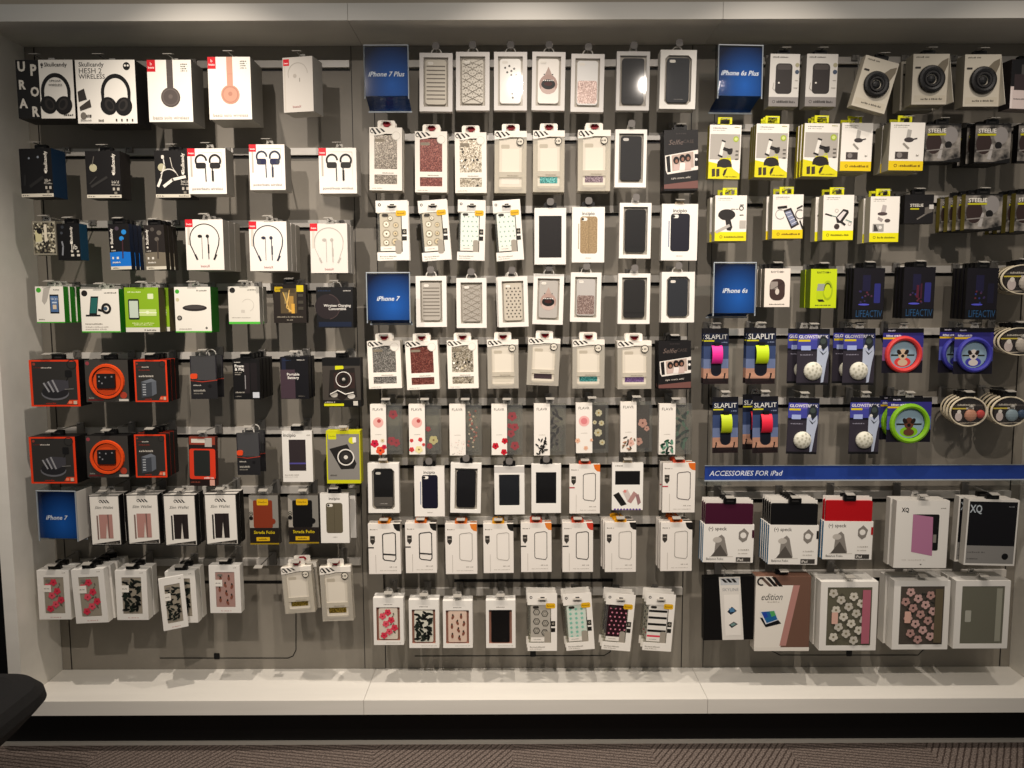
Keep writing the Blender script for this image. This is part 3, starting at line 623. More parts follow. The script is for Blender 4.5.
def pr_wal(c):
    def fn(f):
        f.rect(.03, .02, .97, .98, 'dedad1'); f.rect(.05, .03, .95, .97, 'e9e5dc')
        for i in range(3): f.P([(.36+i*.09, .09), (.41+i*.09, .09), (.50+i*.09, .155), (.45+i*.09, .155)], '1d1b19')
        f.ring(.38, .12, .05, .03, '1d1b19', 60, 300, n=10); f.text('Slim Wallet', .49, .24, .6, '4c4742', 0, .3)
        f.rect(.22, .40, .27, .88, '3a3634' if c != 'b88f86' else '8a756c'); f.rect(.30, .38, .74, .86, c); f.P([(.5, .86), (.55, .55), (.58, .86)], 'd8d2c8'); f.P([(.58, .38), (.62, .38), (.62, .86), (.6, .86)], '7d655e' if c == 'b88f86' else '2a2422')
        f.P([(.03, .97), (.95, .90), (.95, .97)], '35302d'); f.scr(.5, .9, .95, .02, '9a948a')
    return fn
def pr_strada(c):
    def fn(f):
        f.P([(0, .05), (.16, .12), (.16, .7), (0, .65)], 'a8a297'); f.rr(.14, .10, .8, .66, .05, c); f.ell(.8, .53, .1, c, rz=.1); f.rr(.27, .07, .66, .2, .04, 'd9b31e'); f.text('OtterBox', .465, .135, .3, '57450a', .01)
        f.rect(0, .66, 1, .97, '2b2420'); f.text('Strada Folio', .5, .75, .72, 'd9c21e', .012); f.rect(.22, .85, .68, .93, 'd9b31e'); f.scr(.3, .6, .89, .03, '7a6410'); f.rect(0, .97, 1, 1, 'a0881c')
        f.ell(.06, .37, .07, '1c1a18'); f.ell(.06, .46, .07, '1c1a18'); f.ring(.06, .37, .05, .03, 'b8b2a4', n=8)
    return fn
def pr_incolive(f): f.text('incipio', .5, .10, .38, '2a2826', .015); f.rr(.2, .19, .78, .80, .08, '6b6452'); f.rr(.24, .21, .44, .27, .05, 'e0dcd2'); f.ell(.29, .24, .04, '191817'); f.line([(.49, .22), (.49, .79)], .012, '57513f'); f.scr(.42, .6, .88, .015, 'a8a39a')
def pr_incnavy(c, fold=0):
    def fn(f):
        f.text('incipio', .5, .115, .38, '2a2826', .015); f.rr(.25, .17, .78, .84, .08, c); f.rr(.29, .19, .47, .25, .05, 'e6e2da'); f.ell(.33, .22, .04, '191817'); f.rect(.19, .3, .22, .76, '8089a0' if not fold else 'b0a58c'); f.scr(.42, .6, .92, .015, 'a8a39a')
        if fold: f.line([(.52, .22), (.52, .83)], .012, '7b6a4a')
    return fn
def pr_sonix(pat, tag=1):
    def fn(f):
        f.scr(.78, .92, .05, .02, 'a8a298'); f.scr(.35, .7, .955, .016, 'c79a96')
        if tag: f.rect(.16, .30, .42, .44, 'e9e5dc'); f.scr(.2, .38, .37, .02, '7d776e')
    return fn
def pr_frlow(f): f.scr(.35, .65, .14, .018, '6d675e'); f.scr(.4, .92, .955, .014, 'b0aaa0')
def pr_bc(n):                                                          # car-mount cartons with a yellow foot
    def fn(f):
        f.scr(.1, .55, .06, .02, '6f6c66'); f.scr(.1, .5, .10, .015, '9b978f')
        if n == 1:
            f.rect(.03, .17, .97, .64, 'b1aca4'); f.scr(.78, .95, .04, .02, '9a9a20'); f.P([(0, .68), (.3, .72), (.36, .62), (.7, .6), (.75, .78), (.8, .82), (1, .90), (1, 1), (0, 1)], 'd8d018')
            f.rect(.03, .17, .97, .2, 'cdc8be') if 0 else None
            f.ell(.5, .71, .22, '2b2523', rz=.14); f.rect(.27, .72, .74, .78, '2b2523'); f.ring(.64, .6, .06, .04, 'c2c63a'); f.ell(.84, .26, .09, 'a8b84a'); f.ell(.84, .26, .05, 'cfd890')
            f.P([(.40, .30), (.5, .31), (.42, .58), (.32, .55)], 'dedbd4'); f.line([(.40, .29), (.5, .31)], .05, '2a2726'); f.line([(.30, .56), (.42, .59)], .05, '2a2726'); f.line([(.47, .44), (.62, .47), (.72, .46)], .1, '2e2a28'); f.ell(.66, .5, .08, '2a2625')
            for a in (.16, .3): f.P([(a-.05, .82), (a+.05, .81), (a+.06, .95), (a-.04, .96)], '4a3f2c')
            f.P([(.46, .92), (.5, .84), (.6, .8), (.55, .9), (.5, .95)], '3c3226'); f.scr(.5, .92, .955, .02, '6e5a10')
            for b in (.47, .54, .62): f.rect(.84, b, .93, b+.02, '5a564f')
        if n == 2:
            f.rect(0, .80, 1, 1, 'e2c81a'); f.ring(.2, .9, .05, .03, '8a6a10', n=10); f.scr(.3, .92, .9, .05, '6e520e')
            f.P([(.5, .14), (.62, .16), (.58, .38), (.46, .36)], 'b3b0aa'); f.ell(.55, .36, .14, '4a4444', rz=.07); f.line([(.6, .36), (.78, .33)], .04, '4a4444'); f.line([(.4, .44), (.55, .54)], .06, '9d9890'); f.rect(.17, .61, .55, .76, '4f4845'); f.ell(.3, .68, .08, '8a8480'); f.scr(.78, .86, .68, .04, '8a867e')
        if n == 3:
            f.rect(0, .80, 1, 1, 'e3d816'); f.ring(.2, .91, .05, .03, '8a8010', n=10); f.scr(.3, .92, .91, .045, '6e620e')
            f.rr(.1, .32, .64, .54, .2, '3b3836'); f.ell(.37, .42, .27, '302d2b', rz=.17); f.P([(.32, .5), (.48, .5), (.56, .7), (.5, .78), (.38, .76)], '34302e'); f.line([(.05, .8), (.45, .66)], .09, 'b8b3ab'); f.ring(.83, .28, .08, .05, '57534e', n=8); f.rect(.78, .2, .9, .22, '57534e'); f.rect(.78, .42, .9, .44, '57534e'); f.rect(.78, .55, .98, .72, 'b9b4ac'); f.scr(.5, .74, .3, .02, '55514b')
        if n == 4:
            f.rect(0, .80, 1, 1, 'e3cc16'); f.ring(.2, .9, .05, .03, '8a6a10', n=10); f.scr(.3, .92, .9, .045, '6e520e')
            f.P([(.35, .36), (.6, .3), (.88, .68), (.62, .78)], '3a3638'); f.P([(.4, .4), (.58, .36), (.8, .66), (.64, .72)], '8d93a8')
            for i in range(4): f.line([(.43+i*.07, .43+i*.08), (.58+i*.07, .4+i*.07)], .02, 'd9dbe4')
            f.ring(.25, .45, .16, .14, 'a8a4a0', 60, 330); f.ring(.9, .45, .16, .13, '6f6b68', 60, 330); f.line([(.18, .3), (.45, .28)], .08, '302c2b'); f.line([(.8, .32), (.96, .26)], .05, '302c2b'); f.line([(.9, .6), (1, .78)], .05, '2c2827')
        if n == 5:
            f.rect(0, .79, 1, 1, 'e6e012'); f.ring(.17, .89, .05, .03, '8a8410', n=10); f.scr(.27, .86, .89, .045, '6b6510')
            f.P([(.42, .5), (.66, .31), (.82, .34), (.84, .4), (.62, .62), (.46, .62)], '2d2928'); f.P([(.46, .5), (.66, .36), (.76, .38), (.56, .58)], 'dcd6d4'); f.ell(.46, .7, .09, '4a3f3c'); f.line([(.08, .42), (.28, .46)], .05, '4a4440'); f.line([(.28, .46), (.42, .48)], .025, '6f8f86'); f.line([(.75, .55), (.95, .6)], .03, '8fa89e'); f.ring(.44, .35, .06, .05, '9a958c', n=8); f.ring(.88, .64, .06, .05, '9a958c', n=8); f.line([(.6, .6), (.72, .66)], .07, '2d2928')
        if n == 6:
            f.rect(0, .80, 1, 1, 'e3dc14'); f.ring(.17, .9, .05, .03, '8a8410', n=10); f.scr(.27, .9, .9, .045, '6b6510')
            f.P([(.42, .18), (.56, .2), (.52, .38), (.36, .36)], 'b9b2ae'); f.ell(.42, .38, .17, '5a4d4c', rz=.06); f.P([(.28, .44), (.46, .5), (.4, .56), (.26, .5)], 'a8a09c'); f.ell(.6, .53, .1, '5f5552', rz=.06); f.rect(.1, .6, .48, .77, 'a9a6a0'); f.P([(.14, .62), (.2, .62), (.3, .76), (.14, .76)], '4a4642'); f.ell(.36, .68, .06, 'e0ddd6')
    return fn
def pr_radar(f): # charger in grey foot box
    f.rect(0, .82, 1, 1, '8f8b88'); f.ring(.17, .91, .05, .035, '45423f', n=10); f.scr(.27, .9, .91, .05, '35322f'); f.rr(.2, .18, .76, .76, .12, '3b3634'); f.rr(.25, .2, .71, .3, .05, '554f4c'); f.ell(.32, .55, .03, 'd8d4cc'); f.scr(.08, .6, .06, .025, '4c4843')
    f.ell(.92, .21, .07, 'a9a48a'); f.ell(.92, .34, .07, '4e5a6c'); f.rect(.86, .5, .96, .51, '8a857c'); f.line([(.15, .55), (.12, .66), (.2, .7)], .015, '8a857c'); f.rect(.82, .64, .96, .65, '8a857c')
def ex_lens2(root, w, h, d):
    ex_lens(root, w, h, d); m = MB(); x = w/2
    m.face([(x, 0, h/2), (x, 0, -h/2), (x+.004, -.03, -h/2)], 'd2ccbe'); m.face([(x-.001, 0, h/2), (x+.003, -.03, -h/2), (x-.001, 0, -h/2)], 'd2ccbe'); m.face([(x-.001, 0, h/2), (x, 0, h/2), (x+.004, -.03, -h/2), (x+.003, -.03, -h/2)], 'd2ccbe'); part('side_flap', m, root)
def pr_lens(f): f.rect(.06, .82, .94, .95, 'bdb6a6'); f.scr(.25, .85, .89, .04, '4c4740'); f.scr(.08, .45, .06, .03, '6a655c'); f.rr(.06, .25, .22, .29, .02, '3c3833'); f.P([(.55, .33), (.8, .14), (.97, .08), (.97, .2), (.8, .5)], '7d7566')
def ex_lens(root, w, h, d):
    m = MB(); cx, cz, r = .02*w, .0*h, .37*w
    m.torus((cx, -.004, cz), r*.8, r*.22, '1d1b1a', 24, 8, ry=.008); m.torus((cx, -.004, cz), r*.5, r*.12, '2b2827', 20, 6, ry=.008); m.sphere((cx, 0, cz), r*.34, '131212', 12, .008); part('coiled_cable', m, root)
    m = MB(); m.sphere((cx, .0, cz), r*1.06, 'clear', 20, .022); part('dome', m, root)
def ex_sidewall(root, w, h, d):
    m = MB(); m.prism([(.5*w-.001, -.5*h), (.5*w+.001, -.5*h), (.5*w+.001, .5*h), (.5*w-.001, .5*h)], -.02, 0, 'd6d0c2'); part('side_flap', m, root)
def pr_camera(f): f.rect(0, 0, 1, .55, '1b1a1c'); f.rect(.3, .1, .9, .3, '53514e'); f.rect(.1, .3, .9, .62, '3f3536'); f.scr(.1, .5, .8, .03, '6f6a66'); f.rect(0, .62, .06, 1, 'ddd2cd')
def pr_steelie(f):
    f.rect(.0, .03, 1, .97, 'photo_m'); f.rect(0, 0, 1, .04, '15120f'); f.ell(.25, .5, .22, '3a2b28', rz=.3); f.ell(.72, .3, .2, '8f8b88', rz=.24); f.ell(.66, .55, .1, '151212'); f.P([(.35, .9), (.46, .52), (.52, .54), (.46, .92)], 'a8a4a0'); f.line([(.05, .7), (.95, .62)], .03, '8a8580')
    f.text('STEELIE', .33, .17, .5, 'e3dfd4', .015); f.rect(.06, .25, .58, .30, 'b9b41c'); f.P([(.0, .97), (.4, 1), (1, .88), (1, 1), (0, 1)], '0e0c0c')
def pr_steelsm(f):
    f.rect(0, 0, 1, .22, '121011'); f.text('STEELIE', .42, .37, .45, 'dcd8ce', .015); f.rect(.2, .47, .5, .52, 'b9b41c'); f.line([(.45, .85), (.85, .6)], .05, '7b7670'); f.P([(.7, .45), (.97, .4), (.97, .6), (.7, .7)], '6d6862'); f.rect(.85, .35, 1, .5, 'c9c6c0')
def pr_band(c, dark):
    def fn(f):
        f.text('RHYTHM+', .5, .09, .52, '2e2c22', .01); f.scr(.2, .8, .93, .03, '3c3a30')
        if dark: f.rr(.2, .27, .8, .83, .24, '4a3834'); f.rr(.22, .34, .52, .54, .03, '9c938c'); f.ell(.5, .6, .08, 'cfc6bc', rz=.12); f.line([(.3, .55), (.75, .36)], .02, '2c201e')
        else: f.ring(.66, .55, .2, .15, 'a8bb1c', sz=1.9); f.ring(.66, .55, .155, .125, '5c6a10', 20, 180, sz=1.9); f.P([(.28, .38), (.55, .38), (.5, .56), (.24, .56)], '9ea39a'); f.rect(.24, .56, .48, .78, 'b9cc20'); f.P([(.28, .78), (.48, .78), (.56, .84), (.32, .84)], '26280c')
    return fn
def pr_life(sd):
    def fn(f):
        g = random.Random(sd); f.rect(.02, .02, .98, .98, '17131d'); f.rect(.3, .14, .55, .45, '211f40'); f.rr(.68, .3, .88, .68, .03, '33367c' if sd != 3 else '1d1b33')
        for i in range(9): f.ell(g.uniform(.2, .62), g.uniform(.45, .7), .035, g.choice(['3c3058', '5a3852', '66303c', '2c3a78']), n=6)
        if sd == 2: f.rect(.42, .35, .5, .6, '5c2236'); f.rect(.54, .32, .6, .62, '4a2034')
        f.ell(.36, .71, .18, '5a5cc0', rz=.03); f.rect(0, .8, 1, 1, '0d0c12'); f.text('LIFEACTIV', .54, .885, .84, '2b567a', .0, 0, 0, 1.7)
    return fn
def pr_slap(f):
    f.rect(0, 0, 1, .09, '14121a'); f.rect(0, .09, 1, .32, '1d2740'); f.rect(0, .32, 1, .55, '3f4f74'); f.rect(0, .55, 1, .72, '6f7c9c'); f.rect(0, .72, 1, .9, 'b08a76'); f.rect(0, .9, 1, 1, '2a1b1c'); f.ell(.5, .83, .45, 'bd947e', rz=.1)
    f.rr(.3, .24, .72, .86, .2, '191d2c'); f.text('SLAPLIT', .5, .15, .88, 'dcdcd8', .005); f.rect(.02, .21, .42, .235, 'c9c42a'); f.scr(.72, .95, .25, .02, '8a94ae')
    for a in (.15, .86): f.ell(a, .82, .035, '1a1416'); f.line([(a, .84), (a-.03, .9)], .05, '1a1416'); f.line([(a-.03, .9), (a-.08, .97)], .025, '1a1416'); f.line([(a-.03, .9), (a+.06, .97)], .025, '1a1416')
    f.ring(.13, .93, .06, .045, '1a1416', n=10); f.line([(.02, .98), (.98, .94)], .015, '1a1416')
def ex_slap(c, c2):
    def fn(root, w, h, d):
        m = MB(); cz = .03*h; n = 14; rx, rz = .21*w, .17*h
        for i in range(n):
            t0, t1 = PI*(.08+.84*i/n)*1.0, PI*(.08+.84*(i+1)/n)
            y = lambda t: -.004-.02*math.sin(t); z = lambda t: cz+rz*math.cos(t)
            m.face([(-rx, y(t1), z(t1)), (rx, y(t1), z(t1)), (rx, y(t0), z(t0)), (-rx, y(t0), z(t0))], c, True)
            m.face([(-rx, y(t1)+.002, z(t1)), (-rx, y(t1), z(t1)), (-rx, y(t0), z(t0)), (-rx, y(t0)+.002, z(t0))], c2)
            m.face([(rx, y(t1), z(t1)), (rx, y(t1)+.02, z(t1)), (rx, y(t0)+.02, z(t0)), (rx, y(t0), z(t0))], c2)
        part('slap_band', m, root)
        m = MB(); slab(m, 0, cz+rz*1.05, .2*w, .08*h, -.012, -.002, .003, '12100f'); part('clasp', m, root)
    return fn
def pr_glow(f):
    f.rect(0, 0, 1, .09, '141218'); f.rect(0, .09, .62, .36, '4c50a0'); f.rect(.3, .09, .62, .2, '6a64b4'); f.rect(.62, .09, 1, .5, '39406e'); f.rect(0, .36, .62, .4, '1b1a26'); f.rect(0, .4, 1, .96, '3b3640'); f.rect(0, .96, 1, 1, '121114'); f.text('GLOWSTREAK', .5, .14, .92, 'e6e4ea', .02); f.rect(.03, .19, .4, .225, 'd6c61e')
    f.rect(.12, .3, .42, .38, 'a8b4dc'); f.scr(.1, .5, .46, .02, '9a98a6')
    f.P([(.66, .3), (.72, .14), (.86, .12), (.94, .24), (.9, .36), (.7, .36)], '2d3335'); f.ell(.8, .22, .09, '4c5652'); f.P([(.62, .34), (.72, .3), (.8, .4), (.95, .3), (.98, .44), (.92, .6), (.84, .95), (.76, .96), (.78, .66), (.62, .6)], 'b4bccc'); f.P([(.68, .38), (.82, .44), (.94, .38), (.9, .41), (.8, .47)], '3a4048'); f.ell(.7, .32, .05, 'd8d6d2')
def ex_ball(root, w, h, d):
    m = MB(); c = (0, -.004, -.25*h); m.sphere(c, .29*w, 'd8d6c8', 22, .016)
    part('ball', m, root)
    m = MB(); r = .29*w
    for i in range(13):
        th = i*2.4; rr_ = .85*math.sqrt((i+.5)/13); x, z = rr_*math.cos(th)*r, rr_*math.sin(th)*r; y = -math.sqrt(max(0, r**2-x*x-z*z)); n = Vector((x, y*r/.016, z)).normalized(); y *= .016/r; u = n.cross(Vector((0, 0, 1))).normalized(); v = n.cross(u); p = Vector(c)+Vector((x, y, z))+n*.0006
        m.face([tuple(p+(u*math.cos(q*PI/3)+v*math.sin(q*PI/3))*r*.13) for q in range(6)][::-1], 'b9b7a6')
    sub('dimples', m, root)
def pr_disc(c):
    def fn(f):
        f.rect(0, 0, 1, .1, '121018'); f.rect(0, .1, 1, .42, '3d3a86'); f.rect(0, .42, 1, .72, '5b62a8' if c != 'a' else '8a5a86'); f.rect(0, .72, 1, 1, '1a1626'); f.rect(0, .2, .45, .24, 'd8b820'); f.scr(.08, .45, .16, .05, 'e0dce6'); f.scr(.12, .3, .05, .03, 'b8b4c0'); 
    return fn
def ex_disc(col, dog):
    def fn(root, w, h, d):
        m = MB(); cz = -.08*h; R_ = .455*w
        m.torus((0, -.006, cz), R_*.88, R_*.13, col, 32, 8, ry=.010); part('flying_disc', m, root)
        m = MB(); f = F(m, 2*R_*.75, 2*R_*.75, -.001, 0, cz); f.ell(.5, .5, .5, '8fa6b4'); f.ell(.5, .78, .3, col, rz=.18); f.rect(.08, .5, .92, .56, '2a3026')
        f.ell(.5, .5, .16, dog, rz=.2); f.ell(.36, .42, .07, '2a1d18', rz=.1, rot=.5); f.ell(.64, .42, .07, '2a1d18', rz=.1, rot=-.5); f.ell(.5, .56, .06, '1c1412'); f.ell(.44, .46, .02, '141010'); f.ell(.56, .46, .02, '141010'); f.ell(.5, .8, .18, dog, rz=.12)
        part('printed_centre', m, root)
    return fn
def K_tin(root, w, h, d, k):                                           # round clear pack with cream rims
    m = MB(); m.torus((0, 0, 0), .5*w, .0035, 'd9cfb8', 36, 6, sz=h/w, ry=.004); m.torus((0, .022, 0), .5*w, .003, 'cdc2aa', 36, 6, sz=h/w, ry=.003); part('rim', m, root)
    m = MB(); f = F(m, w*.97, h*.95, .002); f.ell(.5, .5, .5, '2e2621', rz=.5*h/w, n=28); f.rect(.08, .24, .92, .3, '57504a'); f.scr(.2, .7, .25, .07, 'b9b2a4'); f.rect(.05, .36, .45, .41, 'c9b84a'); f.scr(.45, .68, .38, .07, 'd8d2c6')
    f.ell(.24, .68, .10, 'c4b8b2', rz=.13); f.ell(.25, .5, .055, 'd8d2c8'); f.line([(.14, .93), (.88, .9)], .02, 'b5aa98')
    part('card', m, root)
    m = MB(); m.sphere((.05*w, -.004, -.12*h), .17*w, k['b1'], 14, .01); m.sphere((.32*w, -.004, -.08*h), .12*w, k['b2'], 12, .01); m.sphere((.05*w, -.006, .18*h), .06*w, 'a9a59d', 8); part('lamp_bulb', m, root)
    m = MB(); m.sphere((0, 0, 0), .49*w, 'clear', 20, .018) if 0 else m.prism([(.49*w*math.cos(2*PI*i/28), .49*h*math.sin(2*PI*i/28)) for i in range(28)], -.016, -.0155, 'clear'); part('clear_cover', m, root)
def K_speck(root, w, h, d, k):
    m = MB(); X = lambda u: (u-.5)*w; Z = lambda v: (.5-v)*h
    m.box(X(0), X(1), 0, d, Z(1), Z(.36), 'e4e1da', left='3a86b0', right='d8d4cc'); f = F(m, w, h)
    f.text('(\u2022) speck', .28, .43, .36, '4a4640', .01); f.P([(.25, .6), (.36, .53), (.42, .58), (.5, .88), (.22, .9)], '8c8780'); f.P([(.16, .9), (.34, .7), (.5, .9)], '5f5a54'); f.ell(.28, .62, .09, 'bdb8b0', rz=.06); f.line([(.14, .905), (.6, .9)], .012, 'c8c3ba')
    f.ring(.78, .53, .09, .05, '6a655e', 200, 520, n=14); f.P([(.7, .5), (.8, .42), (.9, .5), (.86, .62), (.78, .66), (.7, .6)], '8a857e'); f.ell(.79, .54, .06, 'e0ddd6'); f.text('Balance Folio', .24, .94, .34, '45413b'); f.rect(.66, .91, .95, .985, '4a4642'); f.text('iPad', .74, .95, .12, 'dedad2', .01); f.rect(.96, .45, 1, .58, k['case']); f.scr(.7, .92, .78, .02, 'b5b0a7'); f.scr(.7, .9, .84, .02, 'b5b0a7')
    part('sleeve', m, root)
    m = MB(); slab(m, .0*w, 0, .94*w, h*.97, .002, d*.8, .006, k['case']); part('tablet_folio', m, root)
    m = MB(); m.box(X(.03), X(.97), d*.8, d*.8+.002, 0, Z(-.04), 'dcd8d0'); part('backing_card', m, root)
def pr_bqpink(f):
    f.text('XQ', .17, .135, .14, '161514', .03, hs=1.3); f.scr(.84, .95, .11, .015, '8a857c'); f.rr(.32, .2, .82, .74, .03, '1b1a1a'); f.P([(.32, .2), (.70, .24), (.72, .82), (.32, .76)], 'b4809c'); f.rect(.72, .5, .78, .62, '8a867e'); f.scr(.15, .6, .88, .012, 'c2bdb4'); f.rect(.5, .94, .53, .955, '45413c')
def pr_bqblack(f):
    f.rect(.03, .03, .97, .70, '16151a'); f.rect(.03, .70, .97, .97, '8e8c88'); f.text('XQ', .16, .14, .24, 'b9c1c6', .02, hs=1.4); f.scr(.8, .93, .1, .015, '8a8c8e'); f.ell(.8, .86, .065, '121214'); f.scr(.05, .4, .8, .02, '6b6966'); f.scr(.05, .3, .9, .02, '6b6966')
def pr_edition(f):
    f.P([(0, 0), (.3, 0), (.38, .14), (0, .14)], 'd9d4ca'); f.P([(0, .12), (.68, .12), (.48, .95), (0, .97)], 'e6e1d7'); f.P([(.68, .12), (.80, .12), (.58, .93), (.46, .93)], 'b98d84')
    for i in range(3): f.P([(.06+i*.11, .01), (.13+i*.11, .01), (.31+i*.09, .135), (.24+i*.09, .135)], '26221f' if i else '6b5a50')
    f.ring(.10, .07, .08, .05, '26221f', 60, 300, n=10)
    f.text('edition', .30, .27, .38, '26221f', -.005, .35, hs=1.3); f.scr(.22, .45, .34, .012, 'b0a79a')
    f.P([(.09, .55), (.4, .56), (.48, .63), (.2, .68)], '15171c'); f.P([(.08, .47), (.36, .45), (.43, .58), (.2, .64)], 'd8dade'); f.P([(.11, .475), (.345, .46), (.41, .575), (.215, .625)], '2a6fa0'); f.P([(.26, .465), (.345, .46), (.38, .52), (.3, .54)], '5aa86a'); f.P([(.13, .48), (.2, .475), (.24, .54), (.17, .56)], '2f4fa8'); f.rect(0, .95, 1, 1, 'e0dbd1')
def pr_blackband(f):
    f.P([(.30, 0), (.72, 0), (.80, 1), (.38, 1)], 'dedad2'); f.P([(.33, .02), (.70, .02), (.705, .13), (.335, .13)], 'c3c5c6')
    for i in range(3): f.P([(.34+i*.1, .03), (.40+i*.1, .03), (.48+i*.09, .09), (.42+i*.09, .09)], '23211f')
    f.text('SKYLINE', .53, .2, .32, '9ea0a2', -.005); f.P([(.40, .28), (.70, .28), (.75, .93), (.44, .93)], 'e9e5dd')
    f.P([(.47, .55), (.56, .47), (.66, .54), (.54, .6)], '2c3542'); f.P([(.5, .5), (.6, .49), (.62, .55), (.53, .56)], '5a86a8'); f.P([(.5, .76), (.6, .71), (.68, .75), (.56, .81)], '33393c'); f.P([(.53, .755), (.6, .725), (.65, .75), (.57, .785)], '7f9a96')
def pr_selfie(f):
    f.text('Selfie', .35, .20, .42, '8a7a72', -.01, .3); f.text('CASE', .72, .19, .3, '5f544e', -.005); f.scr(.35, .65, .06, .02, '4a4442')
    f.P([(.03, .42), (1, .33), (1, .66), (.10, .73), (.05, .66)], 'e2dcd4'); f.P([(.06, .44), (.17, .42), (.2, .69), (.1, .7)], '171516'); f.P([(.22, .42), (.86, .36), (.88, .62), (.25, .68)], 'b9a79c'); f.rect(.9, .4, 1, .6, '1b191a'); f.ell(.95, .49, .04, 'dedad4')
    for a, b in ((.36, .5), (.54, .47), (.7, .46)): f.ell(a, b, .09, '1d1413', rz=.11); f.ell(a+.01, b+.015, .042, '96705f', rz=.055); f.P([(a-.09, .67), (a-.07, b+.07), (a+.08, b+.07), (a+.1, .66)], 'c9b4ac' if a != .54 else 'e4ddd8')
    f.text('Light, camera, selfie!', .5, .79, .58, 'd8d2c8', 0, .25, .06); f.P([(0, .9), (1, .84), (1, .97), (0, .97)], '7a5650')
def pr_sample(f):
    f.rect(.1, .17, .9, .46, '141313'); f.scr(.1, .35, .06, .03, '8d8880'); f.P([(.04, .68), (.22, .62), (.48, .88), (.3, .92)], '231f1d'); f.P([(.34, .6), (.5, .56), (.66, .76), (.5, .82)], 'd0c4be'); f.P([(.5, .82), (.7, .6), (.82, .66), (.62, .86)], 'b38f8a'); f.P([(.76, .68), (.86, .66), (.94, .84), (.84, .9)], '9d7c7c'); f.ell(.42, .6, .05, 'd88f86')
    for i in range(9): f.ell(.1+i*.1, .985, .04, '6a4a96', rz=.03, n=6)
# ------------------------------------------------------------------ bands on the narrow sleeves
def bd_red(f): f.ell(.5, .36, .33, 'e3b3ac'); f.ell(.55, .33, .12, 'b85a58'); [f.flower(a, b, r, c, '7a1c2c') for a, b, r, c in ((.25, .78, .26, 'c92b4c'), (.6, .92, .28, 'e0603a'), (.85, .85, .16, 'c92b4c'), (.75, .72, .12, 'd8c9a8'))]
def bd_red2(f): f.ell(.5, .36, .33, 'e3b3ac'); f.ell(.6, .33, .12, 'b85a58'); [f.flower(a, b, r, c, '8a6a2c') for a, b, r, c in ((.15, .72, .12, 'd24a50'), (.7, .7, .14, 'd24a50'), (.6, .9, .24, 'e6dca8'), (.15, .9, .16, 'd24a50'), (.9, .8, .1, 'd24a50'))]
def bd_spk(f):
    g = random.Random(5)
    for i in range(40): f.ell(g.uniform(.05, .95), g.uniform(.7, .98), .03, g.choice(['a8a090', 'c98f86', '6f8a86']), rz=.012, n=5, rot=g.uniform(0, 3))
def bd_rose(f): [f.flower(a, b, r, 'c22436', '5e0f1c') for a, b, r in ((.25, .82, .22), (.85, .72, .2), (.8, .94, .2))]
def bd_leafb(f): leaf(['1b1917', '26231f'], 6, 20, .16)(F(f.mb, f.w, f.h*.36, f.y-.0008, f.cx, f.cz-f.h*.32))
def bd_daisy(f): f.ell(.5, .36, .33, 'e8b7b2'); f.ell(.5, .36, .2, 'd88a8c'); [f.flower(a, b, r, 'e0b9a0', 'c07a4c') for a, b, r in ((.1, .75, .16), (.6, .9, .14), (.95, .74, .1))]
def bd_tan(f): leaf(['4a4438', 'b9907c', '7a6a50'], 8, 12, .16)(F(f.mb, f.w, f.h*.32, f.y-.0008, f.cx, f.cz-f.h*.33)); f.flower(.65, .82, .22, 'dcb6a8', 'b98a7a')
def bd_green(f): leaf(['2f5a44', '20352c', '6f9a84', 'e0ddd2'], 9, 18, .24)(F(f.mb, f.w, f.h*.3, f.y-.0008, f.cx, f.cz-f.h*.35))
def q_red(f): [f.flower(a, b, r, 'b3283c', '6e1424') for a, b, r in ((.5, .16, .34), (.35, .78, .34), (.7, .82, .3))]
def q_yel(f): [f.flower(a, b, r, c, '9a7a3a') for a, b, r, c in ((.2, .5, .2, 'b3283c'), (.6, .76, .34, 'd9cf9a'), (.3, .9, .22, 'b3283c'))]
def q_mixed(f): [f.ell(random.Random(i).uniform(.15, .85), .08+.84*i/34, .08, ['a8604c', 'd9cbb8', '8a8270', 'c9948a'][i % 4], n=6) for i in range(34)]
def q_rose(f): [f.flower(a, b, r, 'b3283c', '5e0f1c') for a, b, r in ((.4, .2, .36), (.6, .45, .3), (.3, .6, .3), (.6, .88, .34), (.2, .42, .2))]
def q_dark(f): leaf(['3a3634', '6f6a66', '22201f'], 12, 26, .3)(f)
def q_daisies(f): f.rect(0, 0, 1, 1, '3a3426'); [f.flower(a, b, r, 'e3dcc0', 'c9a84a', 7, .34) for a, b, r in ((.5, .16, .3), (.7, .4, .24), (.45, .62, .34), (.75, .85, .24), (.2, .38, .18))]
def q_blossom(f): f.rect(0, 0, 1, 1, '4c463e'); [f.flower(a, b, r, 'd8a89c', '8a5a4c') for a, b, r in ((.5, .42, .34), (.2, .85, .3), (.8, .55, .2))]
def q_greens(f): leaf(['2c4a3c', '5a7a68', '1d2c24'], 14, 20, .34)(f)
